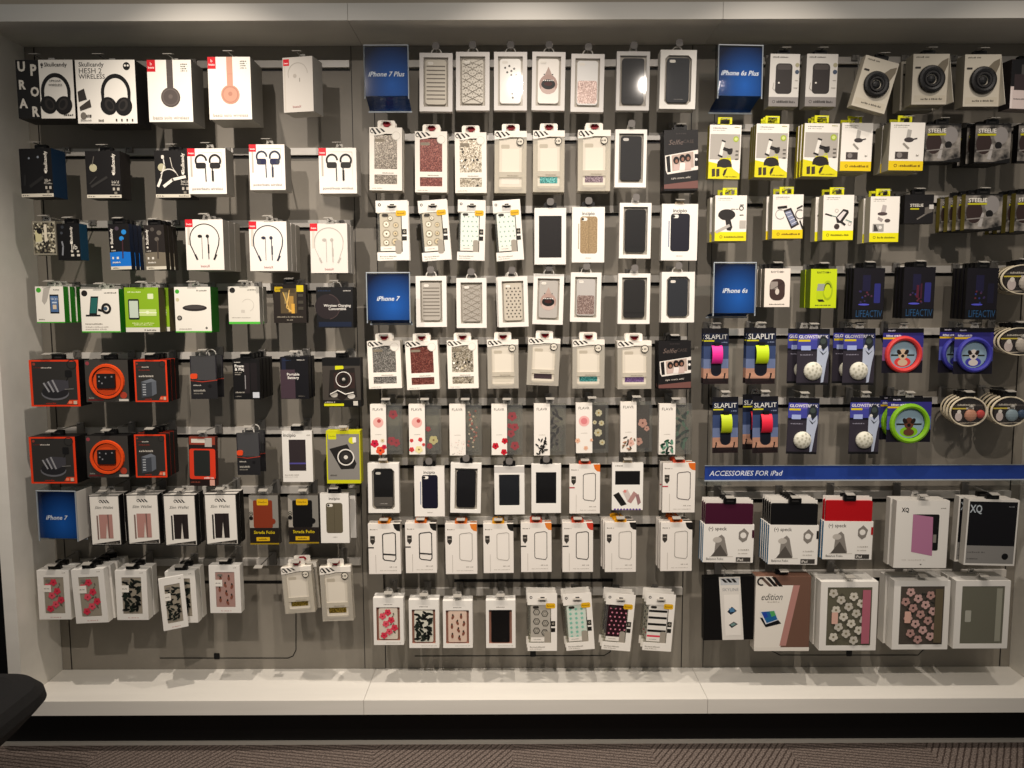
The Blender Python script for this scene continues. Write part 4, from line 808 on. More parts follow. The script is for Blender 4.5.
# ------------------------------------------------------------------ the list of goods
def K_sign(root, w, h, d, k):
    m = MB(); n = 7; prof = [(0, h/2), (0, -h/2+.01)]
    prof += [(.0+k['lip']*math.sin(a), -h/2+.01-.012*(1-math.cos(a))-k.get('drop', .0)*math.sin(a)) for a in [PI/2*i/6 for i in range(1, 7)]]
    m.profile(prof, -w/2, w/2, 'bluesign'); o = part('printed_insert', m, root)
    m = MB(); f = F(m, w, h, -.0008); f.k = 0
    # raised lettering sits on the insert
    t, wf, a, b = k['txt']; f.text(t, a, b, wf, 'e9ecf2', .018, .28); sub('lettering', m, o)
    m = MB(); e = .003
    prof2 = [(.06, h/2+e), (-.004, h/2+e), (-.004, -h/2+.006)]+[(y-.002, z-.004) for y, z in prof[2:]]
    m.profile(prof2, -w/2-e, w/2+e, 'acryl')
    for x in (-w/2-e, w/2+e-.003): m.box(x, x+.003, -.004, .001, -h/2, h/2+e, 'a9b0b6')
    m.box(-w/2-e, w/2+e, -.004, .06, h/2+e, h/2+e+.003, 'acryl'); m.box(-w/2-e, w/2+e, -.005, -.003, h/2+e, h/2+e+.003, 'b3b9be')
    if k.get('sidep'): m.box(w/2, w/2+.003, 0, .09, -h/2, h/2, 'd8d4cc')
    yy = prof[-1]; m.box(-w/2-e, w/2+e, yy[0]-.003, yy[0]+.001, yy[1]-.006, yy[1]-.001, 'a9b0b6')
    m.box(-.02, .02, .055, d, h/2-.03, h/2-.01, 'acryl'); part('acrylic_holder', m, root)
ITEMS = []
def railz_at(px, py):
    best = None
    for bx0, bx1, y in RAILS:
        if bx0-30 <= px <= bx1+30:
            if best is None or abs(y-py+2) < abs(best-py+2): best = y
    return best
RAILS = []
def B(name, K, x0, y0, x1, y1, desc, cat, d=.03, Y=-.17, t=0, yaw=0, tb='black', n=0, gap=None, dx=0, hk=1, group=None, hdx=0, noun=None, **k):
    xc, yc = (x0+x1)/2, (y0+y1)/2; p = at(xc, yc, Y); w = (at(x1, yc, Y)-at(x0, yc, Y)).length; h = (at(xc, y0, Y)-at(xc, y1, Y)).length
    ct = abs(math.cos(math.radians(t)))
    root = empty(name, p, 0, math.radians(t), math.radians(yaw)); tagit(root, desc, cat, group); KIDS[root.name] = []
    K(root, w, h, d, k)
    hz = tab(root, tb, w, h, d) if tb else 0
    gap = gap if gap is not None else d+.006
    noun = noun or cat
    for i in range(n):
        Yb = Y+(i+1)*gap
        if Yb+d > -.012: break
        lab = ('first ' if i == 0 else 'second ' if i == 1 else 'third ' if i == 2 else 'fourth ')+noun+' back behind the '+desc
        lab = ' '.join(lab.split()[:16])
        c = copy_tree(root, (p.x+dx*(i+1), Yb, p.z+.0005*(i+1)), lab)
        if group: c['group'] = group
    if hk:
        top = Matrix.Rotation(math.radians(t), 3, 'Y') @ Vector((0, 0, h/2+hz)); ry = railz_at(xc, y0)
        X, Z = p.x+top.x+hdx, p.z+top.z
        Zr = at(xc, ry+2, 0).z if ry else Z+.01
        hook(X, Z, Y-.004, Zr if abs(Zr-Z) < .12 else Z+.01, ' '.join(('display hook carrying the '+desc).split()[:16]), hk if isinstance(hk, str) else 'plate')
    return root
# ------------------------------------------------------------------ room
def struct(name, mb, loc=None): o = mb.obj(name, None, loc); o['kind'] = 'structure'; return o
XL, XR = -1.744, 1.922; ZS, ZH = .205, 2.53; SEAM = (-.532, .693); YF = -.245
m = MB(); m.box(-2.6, 3.0, 0, .05, 0, 2.9, 'wallp'); struct('wall_back', m)
def carpet():
    m, nt, N, L, b = nodes('striped_carpet_tiles')
    tc = N.new('ShaderNodeTexCoord'); ck = N.new('ShaderNodeTexChecker'); ck.inputs['Scale'].default_value = 2.0; ck.inputs[1].default_value = (1, 1, 1, 1); ck.inputs[2].default_value = (0, 0, 0, 1)
    def wave(rot, sc):
        mp = N.new('ShaderNodeMapping'); mp.inputs['Rotation'].default_value = (0, 0, rot); L.new(tc.outputs['Object'], mp.inputs[0])
        w = N.new('ShaderNodeTexWave'); w.inputs['Scale'].default_value = sc; w.inputs['Distortion'].default_value = 1.2; w.inputs['Detail'].default_value = 2; w.inputs['Detail Scale'].default_value = 3
        L.new(mp.outputs[0], w.inputs['Vector']); return w
    a, c = wave(.6, 16), wave(1.75, 18); mx = N.new('ShaderNodeMix'); L.new(tc.outputs['Object'], ck.inputs[0]); L.new(ck.outputs[1], mx.inputs[0]); L.new(a.outputs[1], mx.inputs[2]); L.new(c.outputs[1], mx.inputs[3])
    n = N.new('ShaderNodeTexNoise'); n.inputs['Scale'].default_value = 180; n.inputs['Detail'].default_value = 3; L.new(tc.outputs['Object'], n.inputs['Vector'])
    cr = N.new('ShaderNodeValToRGB'); e = cr.color_ramp.elements; e[0].position = .05; e[0].color = lin('4a403b'); e[1].position = .35; e[1].color = lin('7c716a'); L.new(mx.outputs[0], cr.inputs[0])
    m2 = N.new('ShaderNodeMix'); m2.data_type = 'RGBA'; m2.blend_type = 'MULTIPLY'; m2.inputs[0].default_value = .8; L.new(cr.outputs[0], m2.inputs[6])
    c2 = N.new('ShaderNodeValToRGB'); c2.color_ramp.elements[0].position = .3; c2.color_ramp.elements[0].color = lin('6a6a6a'); c2.color_ramp.elements[1].position = .7; c2.color_ramp.elements[1].color = (1.4, 1.35, 1.3, 1); L.new(n.outputs['Fac'], c2.inputs[0]); L.new(c2.outputs[0], m2.inputs[7])
    L.new(m2.outputs[2], b.inputs['Base Color']); b.inputs['Roughness'].default_value = .95; b.inputs['Specular IOR Level'].default_value = .1
    bp = N.new('ShaderNodeBump'); bp.inputs['Strength'].default_value = .5; bp.inputs['Distance'].default_value = .004; L.new(n.outputs['Fac'], bp.inputs['Height']); L.new(bp.outputs[0], b.inputs['Normal'])
    return m
m = MB(); m.box(-3.2, 3.4, -4.2, .05, -.05, 0, carpet()); struct('floor', m)
m = MB(); m.box(XL-.046, XL, YF, -.0005, ZS-.053, ZH+.056, 'whitep'); struct('wall_left', m)
m = MB(); m.box(XR, XR+.046, YF, -.0005, ZS-.053, ZH+.056, 'whitep'); struct('wall_right', m)
m = MB(); m.box(-2.6, XL-.0465, -.03, -.0005, 0, 2.9, '0d0c0c'); struct('wall_left_painted_dark', m)  # black slab stands in for the darkness of the room beyond the panel
xs = [XL, SEAM[0], SEAM[1], XR]
for i in range(3):
    g = .0007
    m = MB(); m.box(xs[i]+g, xs[i+1]-g, YF, -.001, ZS-.053, ZS, 'whitep'); o = m.obj('base_shelf'); tagit(o, ['white bottom ledge below the headphone and charger bay on the left', 'white bottom ledge below the phone case bay in the middle', 'white bottom ledge below the tablet case bay on the right'][i], 'shelf', 'white base ledges')
    m = MB(); m.box(xs[i]+g-(.046 if i == 0 else 0), xs[i+1]-g+(.046 if i == 2 else 0), YF-.001, -.001, ZH, ZH+.054, 'whitep'); struct('trim_%d' % (i+1), m)
m = MB(); m.box(-2.6, 3.0, -.2, -.001, ZH+.056, 3.3, 'b5aa98'); struct('wall_upper', m)
m = MB(); m.box(-2.2, XR+.046, -.165, -.16, 0, ZS-.055, '090808'); struct('baseboard_back', m)
m = MB(); m.box(-2.2, XR+.046, -.178, -.1655, 0, .010, mat('c9c4ba', .2, .2, .6)); struct('trim_4', m)
k = 5
for a, b in ((XL, -1.709), (SEAM[0]-.041, SEAM[0]+.039), (.652, .735), (1.885, XR)):
    m = MB(); m.box(a+.0015, b-.0015, -.003, -.0002, ZS+.001, ZH-.001, 'wallp'); struct('trim_%d' % k, m); k += 1
    m = MB()
    for x in (a, b):
        if XL < x < XR: m.box(x-.0015, x+.0015, -.0012, -.0001, ZS+.001, ZH-.001, '1c1a18')
    struct('trim_%d' % k, m); k += 1
BAYX = ((-1.700, -.578), (-.488, .648), (.740, 1.880))
BAYN = ('left', 'middle', 'right'); ORD = ('topmost', 'second', 'third', 'fourth', 'fifth', 'sixth', 'seventh', 'eighth', 'lowest')
RY = ((61, 148.5, 220.5, 283.6, 352, 427, 486.5, 558.5), (60, 133.5, 206, 275.7, 337, 398, 457.4, 516.8, 588), (57, 124, 196, 266, 328, 397, 491.2, 570))
PX = ((40, 360), (368, 690), (700, 1030))
for bi in range(3):
    for ri, y in enumerate(RY[bi]):
        RAILS.append((PX[bi][0], PX[bi][1], y)); xm = sum(PX[bi])/2
        z1 = at(xm, y, -.012).z; z0 = at(xm, y+7, -.012).z; a, b = BAYX[bi]
        r = empty('mounting_rail', ((a+b)/2, -.006, z0)); KIDS[r.name] = []; W = (b-a)/2
        o = ORD[ri] if ri < len(RY[bi])-1 else 'lowest'
        tagit(r, '%s grey rail on the back panel of the %s bay' % (o, BAYN[bi]), 'rail', 'grey hook rails')
        m = MB(); m.box(-W, W, -.010, .0055, 0, z1-z0, 'rail'); part('bar', m, r)
        if ri == len(RY[bi])-1 and bi < 2: continue
        zs = z0-at(xm, y+10.3, 0).z; m = MB(); m.box(-W, W, .004, .0055, -zs, -.0005, '0a0909'); part('slot', m, r)
# cable-access panels at the foot of the wall
def access(bi, top, pts, hole, desc, thick=None):
    m = MB(); c = at(hole[0], hole[1], 0); r = empty('access_panel', (c.x, -.001, c.z)); KIDS[r.name] = []; tagit(r, desc, 'access panel', 'cable access panels')
    def seg(pp, wd):
        q = [at(x, y, -.001) for x, y in pp]
        f = F(m, 1, 1, -.0005); f.cx = .0; f.cz = 0; f.k = 0
        qq = [((v.x-c.x)+.5, .5-(v.z-c.z)) for v in q]; f.line(qq, wd, '14120f')
    seg(pts, .0035)
    if top: seg(top, .012)
    part('panel_gap', m, r)
    m = MB(); w_ = .011; m.prism(rrpts(-w_, w_, -w_*1.1, w_*1.1, .004), -.0012, 0, '060505'); part('cable_hole', m, r)
access(0, [(153, 582), (285, 582)], [(285, 582), (294, 582), (296, 585), (296, 650), (293, 656), (288, 658), (160, 658)], (217, 656), 'flush access panel with rounded corner low on the left bay')
access(1, [(455, 580.5), (612, 580)], [(612, 580), (612, 645), (610, 652), (604, 655.5), (415, 656)], (533, 653.5), 'flush access panel with rounded corner low on the middle bay')
access(2, None, [(925, 640), (924, 649), (918, 655), (780, 655), (772, 651), (770, 645)], (849, 653), 'flush access panel with rounded corners low on the right bay')
# ------------------------------------------------------------------ blue signs
def S(x0, y0, x1, y1, txt, wf, a, b, lip, drop, desc, yaw=0, sidep=0, Y=-.2):
    B('sign_holder', K_sign, x0, y0, x1, y1, desc, 'sign', d=.19, Y=Y, yaw=yaw, tb=None, hk=0, txt=(txt, wf, a, b), lip=lip, drop=drop, sidep=sidep)
S(365, 47, 408, 99, 'iPhone 7 Plus', .84, .5, .52, .07, .02, 'blue curved phone sign in top row of the middle bay')
S(718, 47, 762, 99, 'iPhone 6s Plus', .88, .5, .5, .09, .02, 'blue curved phone sign in top row of the right bay', yaw=4)
S(367.5, 274, 409.5, 323, 'iPhone 7', .56, .5, .50, .06, .0, 'blue phone sign halfway down the left edge of middle bay')
S(713.5, 264, 755, 316, 'iPhone 6s', .62, .52, .51, .075, .0, 'blue phone sign beside the fitness band boxes in right bay', yaw=3)
S(38, 492, 77.5, 541, 'iPhone 7', .58, .48, .52, .05, -.0, 'blue phone sign low in the left bay by the wall', yaw=-4, sidep=1)
p0 = at(705, 466, -.13); p1 = at(705, 480, -.13); xr = XR-.01
r = empty('strip_sign', ((p0.x+xr)/2, -.13, (p0.z+p1.z)/2)); KIDS[r.name] = []; tagit(r, 'long blue strip sign with white lettering across the right bay', 'sign')
W = (xr-p0.x); H = p0.z-p1.z
m = MB(); m.box(-W/2, W/2, 0, .003, -H/2, H/2, '1e3a86'); f = F(m, W, H); f.text('ACCESSORIES FOR iPad', .122, .52, .218, 'e2e6ee', .012, .25); part('printed_strip', m, r)
m = MB(); m.box(-W/2-.002, W/2, -.003, -.001, -H/2-.004, -H/2, 'a9b0b6'); m.box(-W/2-.002, W/2, -.003, -.001, H/2, H/2+.003, '8d949a'); m.box(-W/2-.002, -W/2+.1, .003, .118, -H/2-.02, -H/2-.018, 'acryl'); m.box(W/2-.1, W/2, .003, .118, -H/2-.02, -H/2-.018, 'acryl'); part('acrylic_channel', m, r)
# ------------------------------------------------------------------ LEFT BAY
G1 = dict(tb='clear')
B('headphone_box', K_box, 17, 60, 74, 118.5, 'white and black over-ear headphone box with large vertical lettering', 'box', d=.09, Y=-.22, t=0, tb='clear', pr=pr_uproar, side='232120', right='1d1b1a', hdx=-.03)
B('headphone_box', K_box, 76.5, 60, 136, 123.5, 'large white wireless headphone box with black graphic sides', 'box', d=.10, Y=-.23, tb='clear', pr=pr_hesh, side='3a3632', right='262423', hdx=-.02)
B('headphone_box', K_box, 148, 60, 192, 122, 'white headphone box picturing a grey headphone side-on', 'box', d=.10, Y=-.22, tb='clear', pr=pr_solo('5c5450', '6e6560'), side='aaa79f', right='8f8c86', hdx=-.0)  # right side of the white carton coloured grey for its shade
B('headphone_box', K_box, 208.5, 57, 251, 119.5, 'white headphone box picturing a rose gold headphone side-on', 'box', d=.12, Y=-.225, tb='clear', pr=pr_solo('c79a85', 'b58672'), side='b5b2aa', right='a9a69f')
B('earphone_box', K_box, 282, 57, 314, 112, 'slightly turned white earphone box with shiny front below top rail', 'box', d=.075, Y=-.22, yaw=-11, tb='clear', pr=pr_tangle, front='cbc6be', side='c5c1b9', right='bdb9b2')
B('earphone_box', K_box, 19, 148.5, 53.5, 197, 'black and blue neckband earphone box nearest the left wall', 'box', d=.07, Y=-.21, yaw=-6, tb='black', pr=pr_skneck(0, 0), front='161415', side='1b1a1a', right='16324a')
B('earphone_box', K_box, 86, 151, 120.5, 198, 'black neckband earphone box standing alone in second row', 'box', d=.07, Y=-.21, tb='black', pr=pr_skneck(0, 1), front='191616', side='1b1919', right='2a2624')
B('earphone_box', K_box, 155, 150.5, 190, 197.5, 'black box with white neckband picture half behind a white box', 'box', d=.07, Y=-.20, tb='black', pr=pr_skneck(0, 2), front='1a1716', side='2a2624')
for x0, y0, x1, y1, c, bl, ds in ((188, 148.5, 226, 194, '2b2928', None, 'white ear hook earphone box with black earphones, left of three'), (249.5, 144.5, 285, 190, '3b4152', '26284e', 'white ear hook earphone box with navy earphones'), (319, 148, 356.5, 193.5, '26241f', None, 'white ear hook earphone box with black earphones, right of three')):
    B('earphone_box', K_box, x0, y0, x1, y1, ds, 'box', d=.075, Y=-.215, tb='clear', pr=pr_earhook(c, bl), front='ebe6de', side='bfbbb3', right='b5b1aa', group='white ear hook earphone boxes')
B('earphone_pack', K_box, 33, 221, 56, 255, 'small clear earphone pack with mottled print by left wall', 'pack', d=.04, Y=-.18, tb='clear', pr=pr_camo, front='8f8a7c', side='7a7568')
B('earphone_pack', K_box, 57, 223.5, 80.5, 260, 'small black and blue earphone pack in the third row', 'pack', d=.045, Y=-.18, yaw=-4, tb='black', pr=pr_skblue, front='141314', side='1a1a1c', right='14445c')
B('earphone_pack', K_box, 109.5, 224, 130, 269.5, 'black earphone pack with bright blue lower half', 'pack', d=.028, Y=-.20, t=-1.5, tb='black', n=2, gap=.032, pr=pr_skbud('1478c8'), front='161314', side='1a2a44', dx=.0)
B('earphone_pack', K_box, 145, 225, 165, 269.5, 'dark earphone pack with grey beige lower half', 'pack', d=.028, Y=-.20, t=-1.5, tb='black', n=2, gap=.032, pr=pr_skbud('7d7566'), front='2b2522', side='3d3730', dx=.001)
B('earphone_box', K_box, 186, 219.5, 223.5, 270, 'white neckband earphone box with black cable, left of three', 'box', d=.05, Y=-.215, tb='clear', n=2, gap=.056, pr=pr_neck('2b2928'), front='ebe6de', side='bdb9b1', group='white neckband earphone boxes')
B('earphone_box', K_box, 249.5, 221.5, 287, 271, 'white neckband earphone box with dark blue cable, middle of three', 'box', d=.05, Y=-.215, tb='clear', n=2, gap=.056, pr=pr_neck('34374a'), front='ebe6de', side='bdb9b1', group='white neckband earphone boxes')
B('earphone_box', K_box, 310.5, 223.5, 347.5, 273, 'white neckband earphone box with white cable, right of three', 'box', d=.05, Y=-.205, tb='clear', n=1, gap=.056, pr=pr_neck('b5b0a8', 1), front='dcd7cf', side='b8b4ad', group='white neckband earphone boxes')
gk = dict(tb='clear', side='3f9a2a', right='2f8a24', front='ebe7dc', left='e0ddd2')
B('phone_mount_box', K_box, 36, 286.5, 64, 323, 'small white and green phone mount box by the left wall', 'box', d=.03, Y=-.19, n=2, gap=.036, dx=.002, pr=pr_gr1, **gk)
B('charging_dock_box', K_box, 81, 289, 119.5, 332.5, 'white and green box picturing phone and watch dock', 'box', d=.05, Y=-.20, n=1, gap=.056, pr=pr_gr2, **gk)
B('charger_box', K_box, 125, 287.5, 159, 332, 'lime green box picturing a phone charger', 'box', d=.05, Y=-.20, n=1, gap=.06, dx=.008, tb='clear', pr=pr_gr3, front='93b82c', side='7d7a5c', right='6e6548')
B('charging_pad_box', K_box, 175, 287, 211, 332.5, 'white and green box picturing a dark oval charging pad', 'box', d=.07, Y=-.20, pr=pr_gr4, **gk)
B('charging_cable_box', K_box, 228.5, 286.5, 259.5, 324, 'pale white box with green foot and faint cable drawing', 'box', d=.035, Y=-.18, tb='clear', pr=pr_gr5, front='dedacf', side='bfbcb2', n=1, gap=.045)
B('charger_box', K_box, 273.5, 284.5, 306, 323, 'dark box with yellow tags and golden accessory window', 'box', d=.03, Y=-.18, tb='black', pr=pr_ot1, front='2a221c', side='1a1614')
B('charging_pad_box', K_box, 316.5, 287, 353, 328, 'black wireless charging pad box with dark brown disc picture', 'box', d=.06, Y=-.19, tb='arch', pr=pr_wcc, front='100f12', side='121114')
ork = dict(tb='black', side='1f1c1c', front='e2491f', right='131112')
B('charging_station_box', K_box, 30, 360, 79.5, 406.5, 'orange edged dark box of round charging station, upper left', 'box', d=.07, Y=-.205, pr=pr_or(1), hdx=-.02, **ork)
B('car_charger_box', K_box, 85.5, 360, 128.5, 402, 'grey box with round orange window, upper one', 'box', d=.07, Y=-.205, tb='black', pr=pr_puck, ex=ex_puck, front='4a4742', side='1c1a1a')
B('usb_charger_box', K_box, 134.5, 360, 167.5, 402, 'orange edged dark box of tall grey charger, upper one', 'box', d=.03, Y=-.205, n=2, gap=.034, dx=-.001, pr=pr_or(3), **ork)
B('charger_pack', K_blis, 190.5, 356, 217, 399, 'small clear and dark charger pack with orange tag, upper one', 'pack', d=.03, Y=-.18, tb='arch', pr=pr_smallblis, ex=ex_smallblis, front='clear', n=1, gap=.06)
B('portable_charger_box', K_box, 233, 359, 260, 399.5, 'black power bank box with white lettering and pale square corner', 'box', d=.03, Y=-.20, tb='black', n=3, gap=.034, dx=.001, pr=pr_power, front='141213', side='181616')
B('portable_battery_box', K_box, 280.5, 357, 308.5, 399, 'black portable battery box with purple lower left panel', 'box', d=.035, Y=-.19, tb='clear', n=1, gap=.05, pr=pr_batt, front='121118', side='141318')
B('car_charger_pack', K_box, 322.5, 358, 360.5, 407, 'clear black and yellow pack showing a round charger, upper one', 'pack', d=.05, Y=-.19, tb='black', pr=pr_cardome, ex=ex_cardome, front='4a453f', side='2a2826')
B('charging_station_box', K_box, 30, 437, 76, 483.5, 'orange edged dark box of round charging station, lower left', 'box', d=.08, Y=-.205, pr=pr_or(1), **ork)
B('car_charger_box', K_box, 86.5, 436, 128.5, 477.5, 'grey box with round orange window, lower one', 'box', d=.07, Y=-.205, tb='black', pr=pr_puck, ex=ex_puck, front='45423e', side='1c1a1a')
B('usb_charger_box', K_box, 135, 434.5, 166.5, 477.5, 'orange edged dark box of tall grey charger, lower one', 'box', d=.03, Y=-.205, n=2, gap=.034, dx=-.001, pr=pr_or(3), **ork)
B('phone_case_pack', K_box, 189, 437, 216, 486, 'dark pack showing an orange framed rugged phone case', 'pack', d=.02, Y=-.18, t=1, tb='clear', pr=pr_orframe, front='2d201d', side='5a2a20')
B('charger_pack', K_blis, 237, 433, 260, 475, 'small clear and dark charger pack with orange tag, lower one', 'pack', d=.03, Y=-.18, tb='arch', pr=pr_smallblis, ex=ex_smallblis, front='clear', n=1, gap=.06)
B('wallet_case_box', K_box, 282.5, 431, 312.5, 482, 'white box with dark purple striped wallet case picture', 'box', d=.02, Y=-.17, tb='black', pr=pr_incwal, front='e2dfd8', side='bdb9b2')
B('charging_pad_box', K_box, 326.5, 431, 360.5, 483.5, 'yellow framed grey box picturing a square charging plate', 'box', d=.045, Y=-.19, tb='cream', pr=pr_yel, front='c9c81e', side='c2bf20', right='b5b21e')
for x0, y0, x1, y1, c, ds in ((90, 495.5, 120.5, 545.5, 'b88f86', 'first from left, beside the blue sign, pink wallet'), (127, 494.5, 159.5, 544.5, 'b88f86', 'second from left, pink wallet'), (164, 495, 196.5, 546, '332b29', 'third from left, black wallet'), (205, 494, 237.5, 545, '332b29', 'fourth from left, black wallet')):
    B('wallet_case_box', K_box, x0, y0, x1, y1, 'white slim wallet box, '+ds, 'box', d=.03, Y=-.19, tb='clear', n=1, gap=.04, pr=pr_wal(c), front='2a2826', side='1c1a1a', top='d0ccc4', group='white slim wallet boxes', t=-.6)
B('folio_case_box', K_box, 249.5, 495.5, 278.5, 544.5, 'grey box with brown leather folio and yellow lettering', 'box', d=.03, Y=-.18, tb='clear', pr=pr_strada('8a3f26'), front='8f8c85', side='4a4640')
B('folio_case_box', K_box, 288.5, 495.5, 318.5, 543.5, 'grey box with black leather folio and yellow lettering', 'box', d=.03, Y=-.18, tb='clear', pr=pr_strada('141212'), front='8a8780', side='4a4640')
B('phone_case_box', K_box, 320.5, 493.5, 349, 543, 'white box picturing an olive folio phone case', 'box', d=.02, Y=-.18, tb='black', n=1, gap=.06, dx=.012, pr=pr_incolive, front='e4e1da', side='bdb9b2')
sx = dict(win=(.2, .14, .82, .88), cw=.98, ch=.98, cr=.02, camc='8a857c', case='a39b8c', cham=0)
B('phone_case_box', K_win, 38, 570.5, 70, 619.5, 'white window box with pink flower case beside left wall', 'box', d=.035, Y=-.17, tb='black', n=1, gap=.045, pat=p_redfl, pr=pr_sonix(0), **sx)
B('phone_case_box', K_win, 73.5, 569.5, 106, 623, 'tilted white window box with pink flower case', 'box', d=.03, Y=-.19, t=-2.5, tb='black', n=3, gap=.037, dx=.006, pat=p_redfl, pr=pr_sonix(0), **sx)
B('phone_case_box', K_win, 116, 570.5, 147.5, 620, 'white window box with dark leaf case, straight', 'box', d=.035, Y=-.17, tb='black', n=1, gap=.045, pat=p_palm, pr=pr_sonix(0), **sx)
B('phone_case_box', K_win, 166.5, 571.5, 196.5, 623, 'white box with dark leaf case behind an opened flap', 'box', d=.035, Y=-.155, t=-1.5, tb='black', n=1, gap=.045, pat=p_palm, pr=pr_sonix(0, 0), **sx)
def K_flap(root, w, h, d, k):
    kk = dict(sx); kk.update(pat=p_palm, pr=pr_sonix(0), n=0); K_win(root, w, h, .010, kk)
B('phone_case_box', K_flap, 162, 577, 185, 629, 'thin open window box with dark leaf case swung forward', 'box', d=.01, Y=-.20, t=-3, yaw=24, tb=None, hk=0)
B('phone_case_box', K_win, 209.5, 565.5, 240.5, 613, 'white window box with pineapple print case in the left bay', 'box', d=.035, Y=-.17, tb='black', pat=p_pine, pr=pr_sonix(0), **dict(sx, case='b5958c'))
B('phone_case_box', K_cm, 283, 567, 313, 613, 'tilted clear striped box with gold glitter strip', 'box', d=.03, Y=-.17, t=-4, tb='red', n=1, gap=.04, dx=.01, case='g_gold')
B('phone_case_box', K_cm, 321, 567, 352, 621, 'clear striped box with gold glitter strip, lowest right of left bay', 'box', d=.03, Y=-.17, t=-2, tb='red', case='g_gold')
q_ = at(258, 568, -.19); hook(q_.x, q_.z, -.19, at(258, 560, 0).z, 'empty display hook below the brown folio box, lowest rail of left bay')
# ------------------------------------------------------------------ MIDDLE BAY
mb = 'middle bay'
ws = dict(hk='round', tb='arch')
A = [(419.5, 53, 452.5, 111.5, .8, dict(pat=p_bands, case='cfc8ba'), 'banded silver phone case'), (456, 52, 489.5, 110.5, .5, dict(pat=p_lattice, case='d6d0c4'), 'diamond lattice phone case'),
     (494, 52, 527, 110.5, .4, dict(pat=p_paws, case='f2efe8'), 'white case with grey spots'), (532, 52, 565, 110.5, 1, dict(pat=p_shark, case='efeae2'), 'open-mouthed shark phone case'),
     (571, 54, 604, 112, 1, dict(pat=p_half, case='e2e0dc'), 'half clear half glitter phone case')]
for x0, y0, x1, y1, t, kk, ds in A:
    B('phone_case_box', K_win, x0, y0, x1, y1, 'top row white window box with '+ds, 'box', d=.025, t=t, win=(.12, .075, .87, .92), fr='d9d5d0', **ws, **kk)
B('phone_case_box', K_win, 616.5, 51.5, 649.5, 110.5, 'top row white window box with smooth black case', 'box', d=.025, t=.6, win=(.1, .07, .9, .93), case='1f1e1f', pat=p_ledge, cam=0, fr='d2cfca', hk='round', tb='clear')
B('phone_case_box', K_win, 660, 50, 696, 109, 'top row deeper white box with slate case and cut corners', 'box', d=.05, Y=-.18, t=.8, win=(.13, .09, .87, .93), case='212429', pat=p_navylogo, cham=1, hk='round', tb='arch')
E_ = 'e8e2d6'
Brow = [(369.5, 127.5, 402, 190.5, 1, dict(solid=1, case='g_silver'), 'silver glitter phone case'), (415, 131.5, 447, 192.5, .6, dict(solid=1, case='g_rose'), 'rose glitter phone case'), (455, 132.5, 486.5, 193, 0, dict(solid=1, case='g_pearl', pat=p_gems), 'jewelled pearl phone case'),
        (494.5, 131, 526.5, 193, .6, dict(case='dcd6ca'), 'fully clear phone case'), (533, 130.5, 564.5, 192, .4, dict(case='g_teal'), 'teal glitter strip'), (578, 130, 610.5, 191, .2, dict(case='g_mauve'), 'dark mauve glitter strip')]
for x0, y0, x1, y1, t, kk, ds in Brow:
    B('phone_case_box', K_cm, x0, y0, x1, y1, 'upper striped-corner box with '+ds, 'box', d=.03, t=t, tb='red', n=1, gap=.036, group='upper row striped-corner case boxes', **kk)
B('phone_case_box', K_win, 615, 129.5, 646.5, 187.5, 'second row white window box with glossy black case', 'box', d=.025, t=.6, win=(.12, .07, .9, .92), case='1b1a1b', cam=1, camc='c9c5bf', hk='round', tb='clear')
B('phone_case_box', K_box, 664, 130, 698, 190.5, 'black box with photo of three people in upper row', 'box', d=.03, t=-.8, tb='black', pr=pr_selfie, front='1a1718', side='141213', n=1, gap=.04)
Crow = [(376.5, 200.5, 408.5, 260.5, -1, p_daisy, 'c2bba9', 'daisy print case, left one'), (420, 200, 449, 260.5, -4, p_daisy, 'c2bba9', 'daisy print case, right one'), (457.5, 200, 485, 260.5, 1.5, p_plus, 'e2e6dc', 'white mint print case, left one'), (494.5, 200, 522, 260.5, -4, p_plus, 'e2e6dc', 'white mint print case, right one')]
for x0, y0, x1, y1, t, pt, c, ds in Crow:
    B('phone_case_pack', K_card, x0, y0, x1, y1, 'third row white card pack with '+ds, 'pack', d=.02, t=t, tb='hole', n=1, gap=.03, pat=pt, case=c)
B('phone_case_box', K_win, 534.5, 208, 566, 264.5, 'third row white box with black wallet case in wide window', 'box', d=.03, Y=-.18, win=(.14, .14, .86, .88), case='1c1615', cam=0, cw=1, ch=1, cr=.02, tb='black', hk='round')
B('phone_case_box', K_box, 572, 207, 604.5, 262.5, 'white box picturing a sand coloured folio case', 'box', d=.03, t=.3, tb='black', pr=pr_incnavy('g_sand', 1), front='e8e4dc', side='bfbbb3', hk='round')
B('phone_case_box', K_win, 619.5, 203, 651, 258.5, 'third row white window box with rugged black case', 'box', d=.025, t=.5, win=(.12, .07, .89, .93), case='171617', pat=p_ledge, cam=0, tb='clear', hk='round')
B('phone_case_box', K_box, 661.5, 204, 697.5, 260.5, 'third row white box picturing a dark navy folio case', 'box', d=.03, t=.4, tb='cream', pr=pr_incnavy('1c1a2a'), front='e8e4dd', side='bfbbb3')
D = [(416, 276, 446.5, 327, 0, dict(pat=p_bands, case='b5afa5'), 'banded silver phone case'), (456.5, 278, 486.5, 328, 0, dict(pat=p_lattice, case='b3ada3'), 'diamond lattice phone case'), (498, 276.5, 528, 327, -1.5, dict(pat=p_dots, case='c9c1b2', n=1, gap=.04, dx=-.006), 'brown dotted phone case'),
     (533, 274, 563.5, 324.5, 1.6, dict(pat=p_shark, case='b9b4ad'), 'open-mouthed shark phone case'), (570.5, 272.5, 601, 322, 1, dict(pat=p_half, case='bdb9b4'), 'half clear half glitter phone case')]
